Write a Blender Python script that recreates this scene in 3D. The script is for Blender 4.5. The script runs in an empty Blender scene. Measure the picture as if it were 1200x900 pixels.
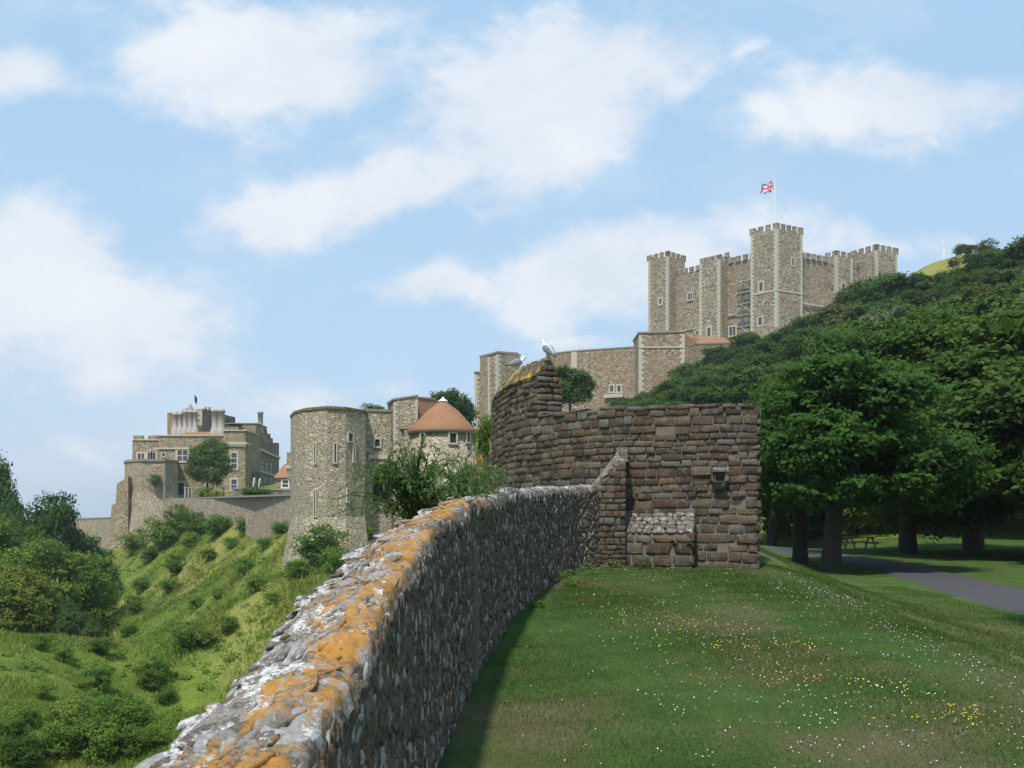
import bpy, math, random
import numpy as np
from mathutils import Vector, noise as mnoise
R = math.radians
random.seed(7)
rng = np.random.default_rng(11)
S = bpy.context.scene
COL = S.collection

# ------------------------------------------------------------------ camera, world, sun, exposure
F = 1150.0; HY = 610.0          # focal length in photo pixels, horizon row (photo 1200x900)
cam_d = bpy.data.cameras.new('camera'); cam = bpy.data.objects.new('camera', cam_d); COL.objects.link(cam)
cam_d.sensor_width = 36.0; cam_d.lens = 36.0 * F / 1200.0
cam_d.shift_y = (HY - 450.0) / 1200.0
cam_d.clip_start = 0.05; cam_d.clip_end = 20000
cam.location = (0, 0, 0); cam.rotation_euler = (R(90), 0, 0)
S.camera = cam

SUN_AZ = math.atan2(-0.94, -0.34)      # direction towards the sun in plan (x, y)
SUN_EL = R(57)
sdir = Vector((math.cos(SUN_EL) * math.cos(SUN_AZ), math.cos(SUN_EL) * math.sin(SUN_AZ), math.sin(SUN_EL)))
ld = bpy.data.lights.new('sun', 'SUN'); ld.energy = 3.6; ld.angle = R(3.0); ld.color = (1.0, 0.94, 0.84)
sun = bpy.data.objects.new('sun', ld); COL.objects.link(sun)
sun.rotation_euler = (-sdir).to_track_quat('-Z', 'Y').to_euler()

S.view_settings.view_transform = 'Standard'; S.view_settings.look = 'None'
S.view_settings.gamma = 1.0; S.view_settings.exposure = 0.3
S.view_settings.use_curve_mapping = False

W = bpy.data.worlds.new('World'); S.world = W; W.use_nodes = True

class NT:
    """small helper around a node tree"""
    def __init__(s, tree): s.t = tree; s.n = tree.nodes; s.l = tree.links
    def node(s, typ, **kw):
        n = s.n.new(typ)
        for k, v in kw.items(): setattr(n, k, v)
        return n
    def link(s, a, b): s.l.new(a, b)
    def put(s, sock, v):
        if hasattr(v, 'is_output') or isinstance(v, bpy.types.NodeSocket): s.l.new(v, sock)
        else: sock.default_value = v
    def math(s, op, a, b=0.0, c=None, clamp=False):
        n = s.n.new('ShaderNodeMath'); n.operation = op; n.use_clamp = clamp
        s.put(n.inputs[0], a); s.put(n.inputs[1], b)
        if c is not None: s.put(n.inputs[2], c)
        return n.outputs[0]
    def mix(s, f, a, b, mode='MIX'):
        n = s.n.new('ShaderNodeMix'); n.data_type = 'RGBA'; n.blend_type = mode; n.clamp_factor = True
        s.put(n.inputs['Factor'], f)
        s.put(n.inputs[6], a if not isinstance(a, tuple) else (*a[:3], 1)); s.put(n.inputs[7], b if not isinstance(b, tuple) else (*b[:3], 1))
        return n.outputs[2]
    def noise(s, vec, scale, detail=4, rough=0.55, dist=0.0):
        n = s.n.new('ShaderNodeTexNoise'); n.inputs['Scale'].default_value = scale
        n.inputs['Detail'].default_value = detail; n.inputs['Roughness'].default_value = rough; n.inputs['Distortion'].default_value = dist
        if vec is not None: s.l.new(vec, n.inputs['Vector'])
        return n.outputs['Fac']
    def smooth(s, v, a, b):
        n = s.n.new('ShaderNodeMapRange'); n.interpolation_type = 'SMOOTHSTEP'
        s.put(n.inputs['Value'], v); n.inputs['From Min'].default_value = a; n.inputs['From Max'].default_value = b
        return n.outputs['Result']
    def ramp(s, v, stops, interp='LINEAR'):
        n = s.n.new('ShaderNodeValToRGB'); n.color_ramp.interpolation = interp
        e = n.color_ramp.elements
        while len(e) > 1: e.remove(e[-1])
        for i, (p, c) in enumerate(stops):
            el = e[0] if i == 0 else e.new(p)
            el.position = p; el.color = (*c[:3], 1)
        s.put(n.inputs[0], v); return n.outputs[0]
    def scalev(s, vec, sc):
        n = s.n.new('ShaderNodeMapping'); n.inputs['Scale'].default_value = sc
        s.l.new(vec, n.inputs['Vector']); return n.outputs[0]

def build_sky():
    nt = NT(W.node_tree); nt.n.clear()
    out = nt.node('ShaderNodeOutputWorld'); bg = nt.node('ShaderNodeBackground')
    sky = nt.node('ShaderNodeTexSky'); sky.sky_type = 'NISHITA'; sky.sun_disc = False
    sky.sun_elevation = SUN_EL; sky.sun_rotation = math.atan2(sdir.x, sdir.y)
    sky.air_density = 1.0; sky.dust_density = 0.5; sky.ozone_density = 1.6; sky.altitude = 100
    tc = nt.node('ShaderNodeTexCoord'); sep = nt.node('ShaderNodeSeparateXYZ'); nt.link(tc.outputs['Generated'], sep.inputs[0])
    x, y, z = sep.outputs
    r = nt.math('MAXIMUM', nt.math('ABSOLUTE', y), 0.12)
    u = nt.math('DIVIDE', x, r); v = nt.math('DIVIDE', z, r)
    cmb = nt.node('ShaderNodeCombineXYZ'); nt.put(cmb.inputs[0], u); nt.put(cmb.inputs[1], v)
    warp = cmb.outputs[0]
    n1 = nt.noise(nt.scalev(warp, (1, 1.5, 1)), 5.0, 9, 0.60)
    n2 = nt.noise(nt.scalev(warp, (1, 1.8, 1)), 2.2, 6, 0.55)
    wx = nt.math('MULTIPLY', nt.math('SUBTRACT', nt.noise(warp, 6.0, 5), 0.5), 0.11)
    n4 = nt.node('ShaderNodeMapping'); n4.inputs['Location'].default_value = (3.1, 7.7, 0); nt.link(warp, n4.inputs[0])
    wy = nt.math('MULTIPLY', nt.math('SUBTRACT', nt.noise(n4.outputs[0], 6.0, 5), 0.5), 0.08)
    uu = nt.math('ADD', u, wx); vv = nt.math('ADD', v, wy)
    # clouds as directions in the sky: (column, row, half width, half height, tilt in degrees, weight)
    clouds = [(318, 78, 175, 68, -3, 1.15), (640, 118, 190, 84, 24, 1.2), (745, 68, 125, 62, 8, 1.0), (560, 175, 130, 50, 20, 1.0), (400, 232, 175, 42, 14, 1.0),
              (18, 92, 75, 48, 0, .9), (60, 280, 130, 60, -12, .9), (130, 365, 190, 80, -12, .9), (60, 430, 160, 50, 0, .75),
              (1085, 120, 190, 52, 6, 1.1), (500, 338, 85, 28, 5, 1.0), (705, 318, 150, 62, 10, 1.1), (880, 272, 120, 36, 0, .5), (1030, 290, 130, 30, 0, .6),
              (230, 10, 150, 26, 0, .5), (370, 462, 90, 24, 0, .55), (470, 462, 70, 16, 0, .4), (60, 510, 150, 30, 0, .35), (870, 60, 45, 13, 10, .6), (680, 405, 60, 12, 0, .6),
              (1350, 220, 140, 60, 0, 1), (-200, 160, 150, 80, 0, 1), (1600, 60, 220, 90, 0, 1), (-500, 350, 220, 70, 0, 1)]
    tot = None
    for (cx, cy, rx, ry, ang, wgt) in clouds:
        du = nt.math('SUBTRACT', uu, (cx - 600) / F); dv = nt.math('SUBTRACT', vv, (HY - cy) / F)
        ca, sa = math.cos(R(ang)), math.sin(R(ang))
        a = nt.math('MULTIPLY_ADD', du, ca * F / rx, nt.math('MULTIPLY', dv, sa * F / rx))
        b = nt.math('MULTIPLY_ADD', dv, ca * F / ry, nt.math('MULTIPLY', du, -sa * F / ry))
        d = nt.math('ADD', nt.math('MULTIPLY', a, a), nt.math('MULTIPLY', b, b))
        g = nt.math('MULTIPLY', nt.math('EXPONENT', nt.math('MULTIPLY', d, -0.9)), wgt)
        tot = g if tot is None else nt.math('MAXIMUM', tot, g)
    fl = nt.math('ADD', nt.math('MULTIPLY', nt.math('SUBTRACT', n1, 0.5), 2.1), nt.math('MULTIPLY', nt.math('SUBTRACT', n2, 0.5), 0.8))
    m = nt.math('ADD', tot, fl)
    n3 = nt.noise(nt.scalev(warp, (1, 1.4, 1)), 16.0, 9, 0.62, .6)
    m = nt.math('ADD', m, nt.math('MULTIPLY', nt.math('SUBTRACT', n3, .5), .75))
    dens = nt.smooth(m, 0.15, 0.85)
    veil = nt.math('MULTIPLY', nt.smooth(nt.math('ADD', n2, nt.math('MULTIPLY', nt.math('SUBTRACT', n1, .5), .8)), 0.42, 0.75), 0.34)
    front = nt.smooth(y, -0.05, 0.2)
    up = nt.smooth(z, 0.0, 0.02)
    cm = nt.math('MULTIPLY', nt.math('MAXIMUM', nt.math('MULTIPLY', dens, 0.85), veil), nt.math('MULTIPLY', front, up))
    # pale air towards the horizon
    hz = nt.math('MULTIPLY', nt.math('EXPONENT', nt.math('MULTIPLY', nt.math('ABSOLUTE', z), -4.2)), 0.85)
    skyc = nt.mix(0.8, sky.outputs[0], SKY_TINT)
    skyc = nt.mix(hz, skyc, SKY_HAZE)
    shade = nt.mix(nt.smooth(n1, 0.3, 0.7), CLOUD_LO, CLOUD_HI)
    col = nt.mix(cm, skyc, shade)
    nt.link(col, bg.inputs['Color']); bg.inputs['Strength'].default_value = 0.1
    nt.link(bg.outputs[0], out.inputs[0])
SKY_TINT = (3.5, 5.75, 8.1); SKY_HAZE = (5.3, 6.3, 7.5); CLOUD_LO = (6.2, 6.7, 7.5); CLOUD_HI = (7.9, 7.95, 8.1)
build_sky()

# ------------------------------------------------------------------ helpers
def P(px, Y): return ((px - 600.0) / F * Y, Y)
def Zof(py, Y): return (HY - py) / F * Y
def lerp(a, b, t): return a + (b - a) * t
def sstep(v, a, b):
    t = np.clip((np.asarray(v, float) - a) / (b - a), 0, 1); return t * t * (3 - 2 * t)

def thing(name, label, cat, loc=(0, 0, 0), group=None, rz=0):
    o = bpy.data.objects.new(name, None); COL.objects.link(o); o.location = loc; o.rotation_euler = (0, 0, rz)
    o.empty_display_size = 0.3
    o['label'] = label; o['category'] = cat
    if group: o['group'] = group
    if cat in ('wall', 'pier', 'mast', 'post'): o['kind'] = 'thing'
    return o
def tag(o, label=None, cat=None, group=None, kind=None):
    if label: o['label'] = label
    if cat: o['category'] = cat
    if group: o['group'] = group
    if kind: o['kind'] = kind
    return o
def worldloc(o):
    v = Vector(o.location); p = o.parent
    while p: v = v + Vector(p.location); p = p.parent
    return v

class MB:
    """collects geometry and links it as one mesh object"""
    def __init__(s): s.v = []; s.f = []; s.mi = []; s.n = 0; s.rnd = []
    def add(s, verts, faces, mi=0, rnd=None):
        verts = [tuple(map(float, p)) for p in verts]
        s.v += verts; s.f += [tuple(i + s.n for i in f) for f in faces]; s.mi += [mi] * len(faces)
        if rnd is None: rnd = random.random()
        s.rnd += [rnd] * len(verts); s.n += len(verts)
    def prism(s, poly, z0, z1, base=None, mi=0, top=None, capb=False, rnd=None):
        """poly: plan points counter-clockwise or not; z1 may be a list (one height per point)"""
        n = len(poly); b = base or poly; t = top or poly
        z1l = z1 if isinstance(z1, (list, tuple)) else [z1] * n
        v = [(b[i][0], b[i][1], z0) for i in range(n)] + [(t[i][0], t[i][1], z1l[i]) for i in range(n)]
        f = [(i, (i + 1) % n, n + (i + 1) % n, n + i) for i in range(n)] + [tuple(range(n, 2 * n))]
        if capb: f.append(tuple(reversed(range(n))))
        s.add(v, f, mi, rnd)
    def box(s, c, d, rz=0, mi=0, rnd=None):
        ca, sa = math.cos(rz), math.sin(rz); v = []
        for z in (-1, 1):
            for x, y in ((-1, -1), (1, -1), (1, 1), (-1, 1)):
                a, b = x * d[0] / 2, y * d[1] / 2
                v.append((c[0] + a * ca - b * sa, c[1] + a * sa + b * ca, c[2] + z * d[2] / 2))
        s.add(v, [(0, 1, 5, 4), (1, 2, 6, 5), (2, 3, 7, 6), (3, 0, 4, 7), (4, 5, 6, 7), (3, 2, 1, 0)], mi, rnd)
    def bar(s, a, b, w, h=None, mi=0, up=(0, 0, 1)):
        a = Vector(a); b = Vector(b); h = h or w; d = (b - a).normalized(); up = Vector(up)
        if abs(d.dot(up)) > .95: up = Vector((0, 1, 0))
        x = d.cross(up).normalized() * w / 2; y = d.cross(x).normalized() * h / 2; v = []
        for p in (a, b): v += [p - x - y, p + x - y, p + x + y, p - x + y]
        s.add(v, [(0, 1, 5, 4), (1, 2, 6, 5), (2, 3, 7, 6), (3, 0, 4, 7), (4, 5, 6, 7), (3, 2, 1, 0)], mi)
    def tube(s, pts, rads, n=8, mi=0, cap=True):
        pts = [Vector(p) for p in pts]; rings = []; v = []
        for i, p in enumerate(pts):
            d = (pts[min(i + 1, len(pts) - 1)] - pts[max(i - 1, 0)]).normalized()
            up = Vector((0, 0, 1)) if abs(d.z) < .9 else Vector((1, 0, 0))
            x = d.cross(up).normalized(); y = d.cross(x).normalized()
            for k in range(n):
                a = 2 * math.pi * k / n; v.append(p + (x * math.cos(a) + y * math.sin(a)) * rads[i])
        f = []
        for i in range(len(pts) - 1):
            for k in range(n):
                k2 = (k + 1) % n; f.append((i * n + k, i * n + k2, (i + 1) * n + k2, (i + 1) * n + k))
        if cap: f.append(tuple(range(n - 1, -1, -1))); f.append(tuple((len(pts) - 1) * n + k for k in range(n)))
        s.add(v, f, mi)
    def lathe(s, c, prof, n=24, mi=0, a0=0, a1=2 * math.pi):
        """prof: list of (radius, z)"""
        v = []; f = []
        for r, z in prof:
            for k in range(n):
                a = a0 + (a1 - a0) * k / n; v.append((c[0] + r * math.cos(a), c[1] + r * math.sin(a), c[2] + z))
        for i in range(len(prof) - 1):
            for k in range(n):
                k2 = (k + 1) % n; f.append((i * n + k, i * n + k2, (i + 1) * n + k2, (i + 1) * n + k))
        f.append(tuple((len(prof) - 1) * n + k for k in range(n)))
        s.add(v, f, mi)
    def obj(s, name, mats, parent=None, smooth=False, label=None):
        me = bpy.data.meshes.new(name)
        off = worldloc(parent) if parent else Vector((0, 0, 0))
        me.from_pydata([(p[0] - off.x, p[1] - off.y, p[2] - off.z) for p in s.v], [], s.f)
        return finish(me, name, mats, parent, smooth, label, s.mi, np.array(s.rnd))

def finish(me, name, mats, parent=None, smooth=False, label=None, mi=None, rnd=None):
    mats = mats if isinstance(mats, (list, tuple)) else [mats]
    for m in mats: me.materials.append(m)
    if mi is not None and len(mats) > 1: me.polygons.foreach_set('material_index', np.array(mi, dtype=np.int32))
    if rnd is not None:
        a = me.attributes.new('rnd', 'FLOAT', 'POINT'); a.data.foreach_set('value', rnd.astype(np.float32))
    if smooth: me.polygons.foreach_set('use_smooth', np.ones(len(me.polygons), dtype=bool))
    me.validate(); me.update()
    o = bpy.data.objects.new(name, me); COL.objects.link(o)
    if parent: o.parent = parent
    if label: o['label'] = label
    return o

def np_mesh(name, V, faces, mats, parent=None, smooth=False, attrs=None):
    """V (n,3) array, faces (m,k) array of equal-size faces"""
    me = bpy.data.meshes.new(name); off = worldloc(parent) if parent else Vector((0, 0, 0))
    V = V - np.array(off)[None, :]
    m, k = faces.shape
    me.vertices.add(len(V)); me.vertices.foreach_set('co', V.astype(np.float32).ravel())
    me.loops.add(m * k); me.loops.foreach_set('vertex_index', faces.astype(np.int32).ravel())
    me.polygons.add(m); me.polygons.foreach_set('loop_start', np.arange(0, m * k, k, dtype=np.int32))
    me.polygons.foreach_set('loop_total', np.full(m, k, dtype=np.int32))
    for an, av in (attrs or {}).items():
        a = me.attributes.new(an, 'FLOAT', 'POINT'); a.data.foreach_set('value', av.astype(np.float32))
    if smooth: me.polygons.foreach_set('use_smooth', np.ones(m, dtype=bool))
    me.update(calc_edges=True)
    for mt in (mats if isinstance(mats, (list, tuple)) else [mats]): me.materials.append(mt)
    o = bpy.data.objects.new(name, me); COL.objects.link(o)
    if parent: o.parent = parent
    return o
def link_part(src, parent, name=None):
    c = src.copy(); COL.objects.link(c); c.parent = parent; return c

# ------------------------------------------------------------------ materials
def new_mat(name):
    m = bpy.data.materials.new(name); m.use_nodes = True; nt = NT(m.node_tree)
    b = nt.n['Principled BSDF']; return m, nt, b
def plain(name, col, rough=0.8, metal=0.0, var=0.15, scale=3.0, bump=0.0):
    m, nt, b = new_mat(name); tc = nt.node('ShaderNodeTexCoord')
    n = nt.noise(tc.outputs['Object'], scale, 5)
    c = nt.mix(n, tuple(k * (1 - var) for k in col), tuple(min(1, k * (1 + var)) for k in col))
    nt.link(c, b.inputs['Base Color']); b.inputs['Roughness'].default_value = rough; b.inputs['Metallic'].default_value = metal
    if bump:
        bp = nt.node('ShaderNodeBump'); bp.inputs['Strength'].default_value = bump; nt.link(n, bp.inputs['Height']); nt.link(bp.outputs[0], b.inputs['Normal'])
    return m
def stone_mat(name, pal, size, mortar, mw=0.08, zsq=1.7, stain=(0.3, 0.26, 0.2), stain_amt=.35, bump=0.6, lichen=None, lich_amt=0.0, dist=0.03):
    """rubble masonry: one colour per stone, mortar between, broad weathering"""
    m, nt, b = new_mat(name); tc = nt.node('ShaderNodeTexCoord'); co = tc.outputs['Object']
    nz = nt.node('ShaderNodeTexNoise'); nz.inputs['Scale'].default_value = 1.3 / size; nz.inputs['Detail'].default_value = 2; nt.link(co, nz.inputs['Vector'])
    vm = nt.node('ShaderNodeVectorMath', operation='MULTIPLY_ADD'); nt.link(nz.outputs['Color'], vm.inputs[0])
    vm.inputs[1].default_value = (size * .8,) * 3; nt.link(co, vm.inputs[2])
    vec = nt.scalev(vm.outputs[0], (1 / size, 1 / size, zsq / size))
    v1 = nt.node('ShaderNodeTexVoronoi'); v1.inputs['Scale'].default_value = 1; v1.inputs['Randomness'].default_value = .85; nt.link(vec, v1.inputs['Vector'])
    v2 = nt.node('ShaderNodeTexVoronoi', feature='DISTANCE_TO_EDGE'); v2.inputs['Scale'].default_value = 1; v2.inputs['Randomness'].default_value = .85; nt.link(vec, v2.inputs['Vector'])
    sp = nt.node('ShaderNodeSeparateColor'); nt.link(v1.outputs['Color'], sp.inputs[0])
    n = len(pal); c = nt.ramp(sp.outputs[0], [(i / n, p) for i, p in enumerate(pal)], 'CONSTANT')
    fine = nt.noise(co, 5 / size, 4)
    c = nt.mix(0.5, c, nt.ramp(fine, [(0.25, (.35, .35, .35)), (.75, (.8, .8, .8))]), 'OVERLAY')
    mort = nt.smooth(v2.outputs['Distance'], mw * .4, mw * 1.6)
    c = nt.mix(mort, mortar, c)
    big = nt.noise(co, 0.18 / size * .5, 6, .6)
    c = nt.mix(nt.math('MULTIPLY', nt.smooth(big, .42, .68), stain_amt), c, stain)
    if lichen:
        l = nt.noise(co, .5 / size, 5, .65)
        c = nt.mix(nt.math('MULTIPLY', nt.smooth(l, .56, .66), lich_amt), c, lichen)
    nt.link(c, b.inputs['Base Color']); b.inputs['Roughness'].default_value = 0.93; b.inputs['Specular IOR Level'].default_value = .2
    bp = nt.node('ShaderNodeBump'); bp.inputs['Strength'].default_value = bump; bp.inputs['Distance'].default_value = size * .25
    nt.link(nt.math('ADD', nt.smooth(v2.outputs['Distance'], 0, .25), nt.math('MULTIPLY', fine, .5)), bp.inputs['Height']); nt.link(bp.outputs[0], b.inputs['Normal'])
    return m
def leaf_mat(name, lo, hi, trans=.35, alt=None, scale=.35, rough=.55, vr=.65):
    m, nt, b = new_mat(name); at = nt.node('ShaderNodeAttribute'); at.attribute_name = 'rnd'
    tc = nt.node('ShaderNodeTexCoord'); big = nt.noise(tc.outputs['Object'], scale, 3)
    oi = nt.node('ShaderNodeObjectInfo')
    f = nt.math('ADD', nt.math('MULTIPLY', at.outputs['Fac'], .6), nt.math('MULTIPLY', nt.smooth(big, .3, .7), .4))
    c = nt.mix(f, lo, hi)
    if alt: c = nt.mix(nt.math('MULTIPLY', nt.smooth(nt.math('ADD', big, nt.math('MULTIPLY', nt.math('SUBTRACT', oi.outputs['Random'], .5), .3)), .5, .68), .7), c, alt)
    hs = nt.node('ShaderNodeHueSaturation'); nt.link(c, hs.inputs['Color'])
    nt.link(nt.math('MULTIPLY_ADD', oi.outputs['Random'], vr, 1.02 - vr / 2), hs.inputs['Value'])
    nt.link(nt.math('MULTIPLY_ADD', nt.math('FRACT', nt.math('MULTIPLY', oi.outputs['Random'], 7.3)), -.035, .515), hs.inputs['Hue'])
    c = hs.outputs[0]
    nt.link(c, b.inputs['Base Color']); b.inputs['Roughness'].default_value = .7; b.inputs['Specular IOR Level'].default_value = .12
    tr = nt.node('ShaderNodeBsdfTranslucent'); nt.link(nt.mix(.5, c, (.25, .38, .05), 'MIX'), tr.inputs['Color'])
    mx = nt.node('ShaderNodeMixShader'); mx.inputs[0].default_value = trans
    nt.link(b.outputs[0], mx.inputs[1]); nt.link(tr.outputs[0], mx.inputs[2])
    nt.link(mx.outputs[0], nt.n['Material Output'].inputs[0]); return m

M = {}
M['keep'] = stone_mat('keep_ragstone', [(.26, .205, .14), (.33, .27, .195), (.12, .09, .06), (.42, .365, .28), (.29, .22, .15), (.17, .13, .09)], .70, (.34, .285, .22), .10, 1.5, (.25, .19, .125), .55)
M['bailey'] = stone_mat('bailey_ragstone', [(.26, .19, .125), (.33, .255, .17), (.15, .105, .065), (.42, .355, .26), (.24, .16, .10), (.29, .225, .15)], .56, (.33, .265, .19), .10, 1.4, (.24, .165, .105), .5)
M['tower'] = stone_mat('tower_flint', [(.31, .25, .16), (.40, .335, .23), (.17, .135, .09), (.56, .51, .40), (.36, .29, .19), (.24, .20, .14)], .27, (.42, .36, .265), .11, 1.6, (.34, .29, .2), .4, .8)
M['gate'] = stone_mat('gatehouse_stone', [(.25, .195, .115), (.33, .26, .165), (.17, .13, .075), (.40, .34, .24), (.24, .19, .12)], .42, (.32, .27, .19), .08, 1.6, (.24, .18, .1), .5)
M['gate_dark_shade'] = stone_mat('gatehouse_dark_shaded_stone', [(.14, .125, .12), (.19, .17, .16), (.10, .09, .085), (.23, .21, .2)], .4, (.2, .18, .165), .08, 1.8)  # darker gate stone: shade painted onto side faces; terrace wall is dark itself
M['ditchwall'] = stone_mat('outer_wall_flint', [(.30, .235, .17), (.38, .31, .23), (.20, .15, .1), (.46, .4, .32), (.27, .21, .15)], .30, (.36, .30, .23), .10, 1.3, (.27, .21, .14), .4)
M['ashlar'] = plain('pale_dressed_stone', (.47, .425, .345), .85, var=.22, scale=1.2, bump=.2)
M['lime'] = plain('white_render', (.36, .34, .31), .8, var=.15, scale=1.0)
M['brick'] = stone_mat('orange_brick', [(.38, .15, .085), (.44, .19, .11), (.32, .12, .07), (.40, .2, .13)], .22, (.36, .27, .2), .06, 3.0, (.3, .16, .1), .3)
M['glass'] = plain('dark_window_glass', (.06, .065, .075), .2, var=.3)
M['void_shade'] = plain('opening_shade_tone', (.02, .018, .015), .95)  # near-black slabs standing in for the shade inside openings
M['white'] = plain('white_paint', (.78, .78, .76), .5, var=.04)
M['lead'] = plain('grey_lead', (.22, .22, .23), .6, var=.2)
M['bark'] = plain('bark', (.048, .038, .029), .95, var=.45, scale=7, bump=.8)
M['dead'] = plain('bare_branch', (.26, .24, .21), .9, var=.2)
M['wood'] = plain('weathered_wood', (.22, .18, .14), .85, var=.3, scale=6, bump=.3)
M['steel'] = plain('scaffold_steel', (.34, .34, .35), .45, .6)
M['plank'] = plain('scaffold_plank', (.42, .37, .28), .8)
M['cslab'] = plain('roof_slab', (.25, .22, .18), .9)

def tile_mat(name, a, b_, c_, sz):
    m, nt, b = new_mat(name); tc = nt.node('ShaderNodeTexCoord'); co = tc.outputs['Object']
    v = nt.node('ShaderNodeTexVoronoi'); v.inputs['Scale'].default_value = 1; nt.link(nt.scalev(co, (1 / sz, 1 / sz, 1.3 / sz)), v.inputs['Vector'])
    sp = nt.node('ShaderNodeSeparateColor'); nt.link(v.outputs['Color'], sp.inputs[0])
    c = nt.ramp(sp.outputs[0], [(0, a), (.5, b_), (1, c_)])
    w = nt.node('ShaderNodeTexWave', wave_type='BANDS', bands_direction='Z'); w.inputs['Scale'].default_value = .9 / sz; w.inputs['Distortion'].default_value = .4; nt.link(co, w.inputs['Vector'])
    c = nt.mix(nt.math('MULTIPLY', w.outputs['Fac'], .25), c, (.1, .06, .04))
    st = nt.noise(co, .8, 5); c = nt.mix(nt.math('MULTIPLY', nt.smooth(st, .5, .7), .45), c, (.22, .17, .09))
    nt.link(c, b.inputs['Base Color']); b.inputs['Roughness'].default_value = .85
    bp = nt.node('ShaderNodeBump'); bp.inputs['Strength'].default_value = .5; bp.inputs['Distance'].default_value = .03; nt.link(w.outputs['Fac'], bp.inputs['Height']); nt.link(bp.outputs[0], b.inputs['Normal'])
    return m
M['tile'] = tile_mat('clay_tiles', (.29, .125, .06), (.37, .17, .08), (.30, .175, .095), .2)

def block_mat(name, pal, lich=(.42, .41, .38), lich_amt=.35, orange_attr=False, sc=9.0, white_amt=.8):
    """hand-laid stones: palette picked by the stone's own random number"""
    m, nt, b = new_mat(name); at = nt.node('ShaderNodeAttribute'); at.attribute_name = 'rnd'
    tc = nt.node('ShaderNodeTexCoord'); co = tc.outputs['Object']
    n = len(pal); c = nt.ramp(at.outputs['Fac'], [(i / n, p) for i, p in enumerate(pal)], 'CONSTANT')
    fine = nt.noise(co, sc * 4, 6, .65); mid = nt.noise(co, sc, 5, .6)
    c = nt.mix(.75, c, nt.ramp(fine, [(.28, (.22, .22, .22)), (.72, (.8, .8, .8))]), 'OVERLAY')
    c = nt.mix(nt.math('MULTIPLY', nt.smooth(mid, .5, .62), lich_amt), c, lich)
    if orange_attr:
        t = nt.node('ShaderNodeAttribute'); t.attribute_name = 'side'      # 0 outer edge of the coping .. 1 inner edge, 2 = face
        onz = nt.noise(nt.scalev(co, (1.7, .5, 1)), 4.2, 8, .72)
        onf = nt.noise(co, 38, 4, .7)
        s1 = nt.math('ADD', nt.math('MULTIPLY', nt.math('MINIMUM', t.outputs['Fac'], .8), .34), nt.math('MULTIPLY', onz, 1.15))
        spy = nt.node('ShaderNodeSeparateXYZ'); nt.link(co, spy.inputs[0]); s1 = nt.math('SUBTRACT', s1, nt.math('MULTIPLY', nt.smooth(spy.outputs[1], 5.5, 11), .34))
        s1 = nt.math('ADD', s1, nt.math('MULTIPLY', nt.math('SUBTRACT', onf, .5), .75))
        omask = nt.math('MULTIPLY', nt.smooth(s1, .76, .87), nt.math('SUBTRACT', 1.0, nt.math('MULTIPLY', nt.smooth(nt.math('ADD', t.outputs['Fac'], nt.math('MULTIPLY', nt.math('SUBTRACT', onf, .5), .5)), .84, .98), .85)))
        wn = nt.noise(nt.scalev(co, (1.8, .5, 1)), 6.5, 8, .7)
        s2 = nt.math('ADD', nt.math('MULTIPLY', t.outputs['Fac'], -.12), nt.math('ADD', wn, nt.math('MULTIPLY', nt.math('SUBTRACT', fine, .5), .3)))
        c = nt.mix(nt.math('MULTIPLY', nt.smooth(s2, .475, .54), white_amt), c, nt.mix(nt.smooth(fine, .35, .6), (.30, .30, .31), (.70, .70, .69)))
        oc = nt.ramp(nt.noise(co, 14, 5, .7), [(.3, (.17, .10, .035)), (.45, (.36, .17, .03)), (.6, (.46, .22, .035)), (.75, (.36, .26, .09))])
        c = nt.mix(nt.math('MULTIPLY', omask, .92), c, oc)
    nt.link(c, b.inputs['Base Color']); b.inputs['Roughness'].default_value = .92; b.inputs['Specular IOR Level'].default_value = .25
    bp = nt.node('ShaderNodeBump'); bp.inputs['Strength'].default_value = .9; bp.inputs['Distance'].default_value = .012
    nt.link(nt.math('ADD', fine, nt.math('MULTIPLY', mid, .7)), bp.inputs['Height']); nt.link(bp.outputs[0], b.inputs['Normal'])
    return m
M['iron'] = block_mat('ironstone_blocks', [(.078, .054, .036), (.102, .072, .047), (.054, .040, .030), (.125, .090, .060), (.090, .060, .041), (.080, .066, .051), (.10, .067, .045), (.125, .115, .10), (.064, .050, .038), (.125, .095, .062), (.078, .051, .038), (.095, .075, .055), (.060, .048, .04), (.105, .073, .048), (.125, .112, .093)], (.19, .17, .14), .4)
M['ironmortar'] = plain('dark_mortar', (.16, .135, .105), .95, var=.4, scale=12, bump=.6)
M['flint'] = block_mat('wall_face_stones', [(.105, .080, .060), (.13, .108, .088), (.115, .068, .042), (.155, .138, .12), (.09, .062, .040), (.12, .095, .072), (.07, .054, .042), (.33, .31, .29), (.13, .078, .045), (.095, .075, .055), (.14, .115, .09)], (.26, .24, .21), .30, sc=11)
M['flintmortar'] = plain('wall_mortar', (.13, .10, .075), .95, var=.45, scale=14, bump=.7)
M['coping'] = block_mat('coping_stones', [(.15, .13, .11), (.22, .20, .18), (.12, .10, .085), (.28, .27, .26), (.17, .14, .11)], (.34, .33, .30), .5, True, 11)
M['ledge'] = block_mat('ledge_stones', [(.14, .12, .10), (.11, .09, .075), (.17, .15, .125)], (.50, .49, .46), .5, sc=14)
def goldcap():
    m = block_mat('lichen_gold_stones', [(.10, .085, .06), (.14, .11, .07), (.085, .07, .055)], (.50, .33, .04), .9, sc=5)
    return m
M['gold'] = goldcap()

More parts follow.
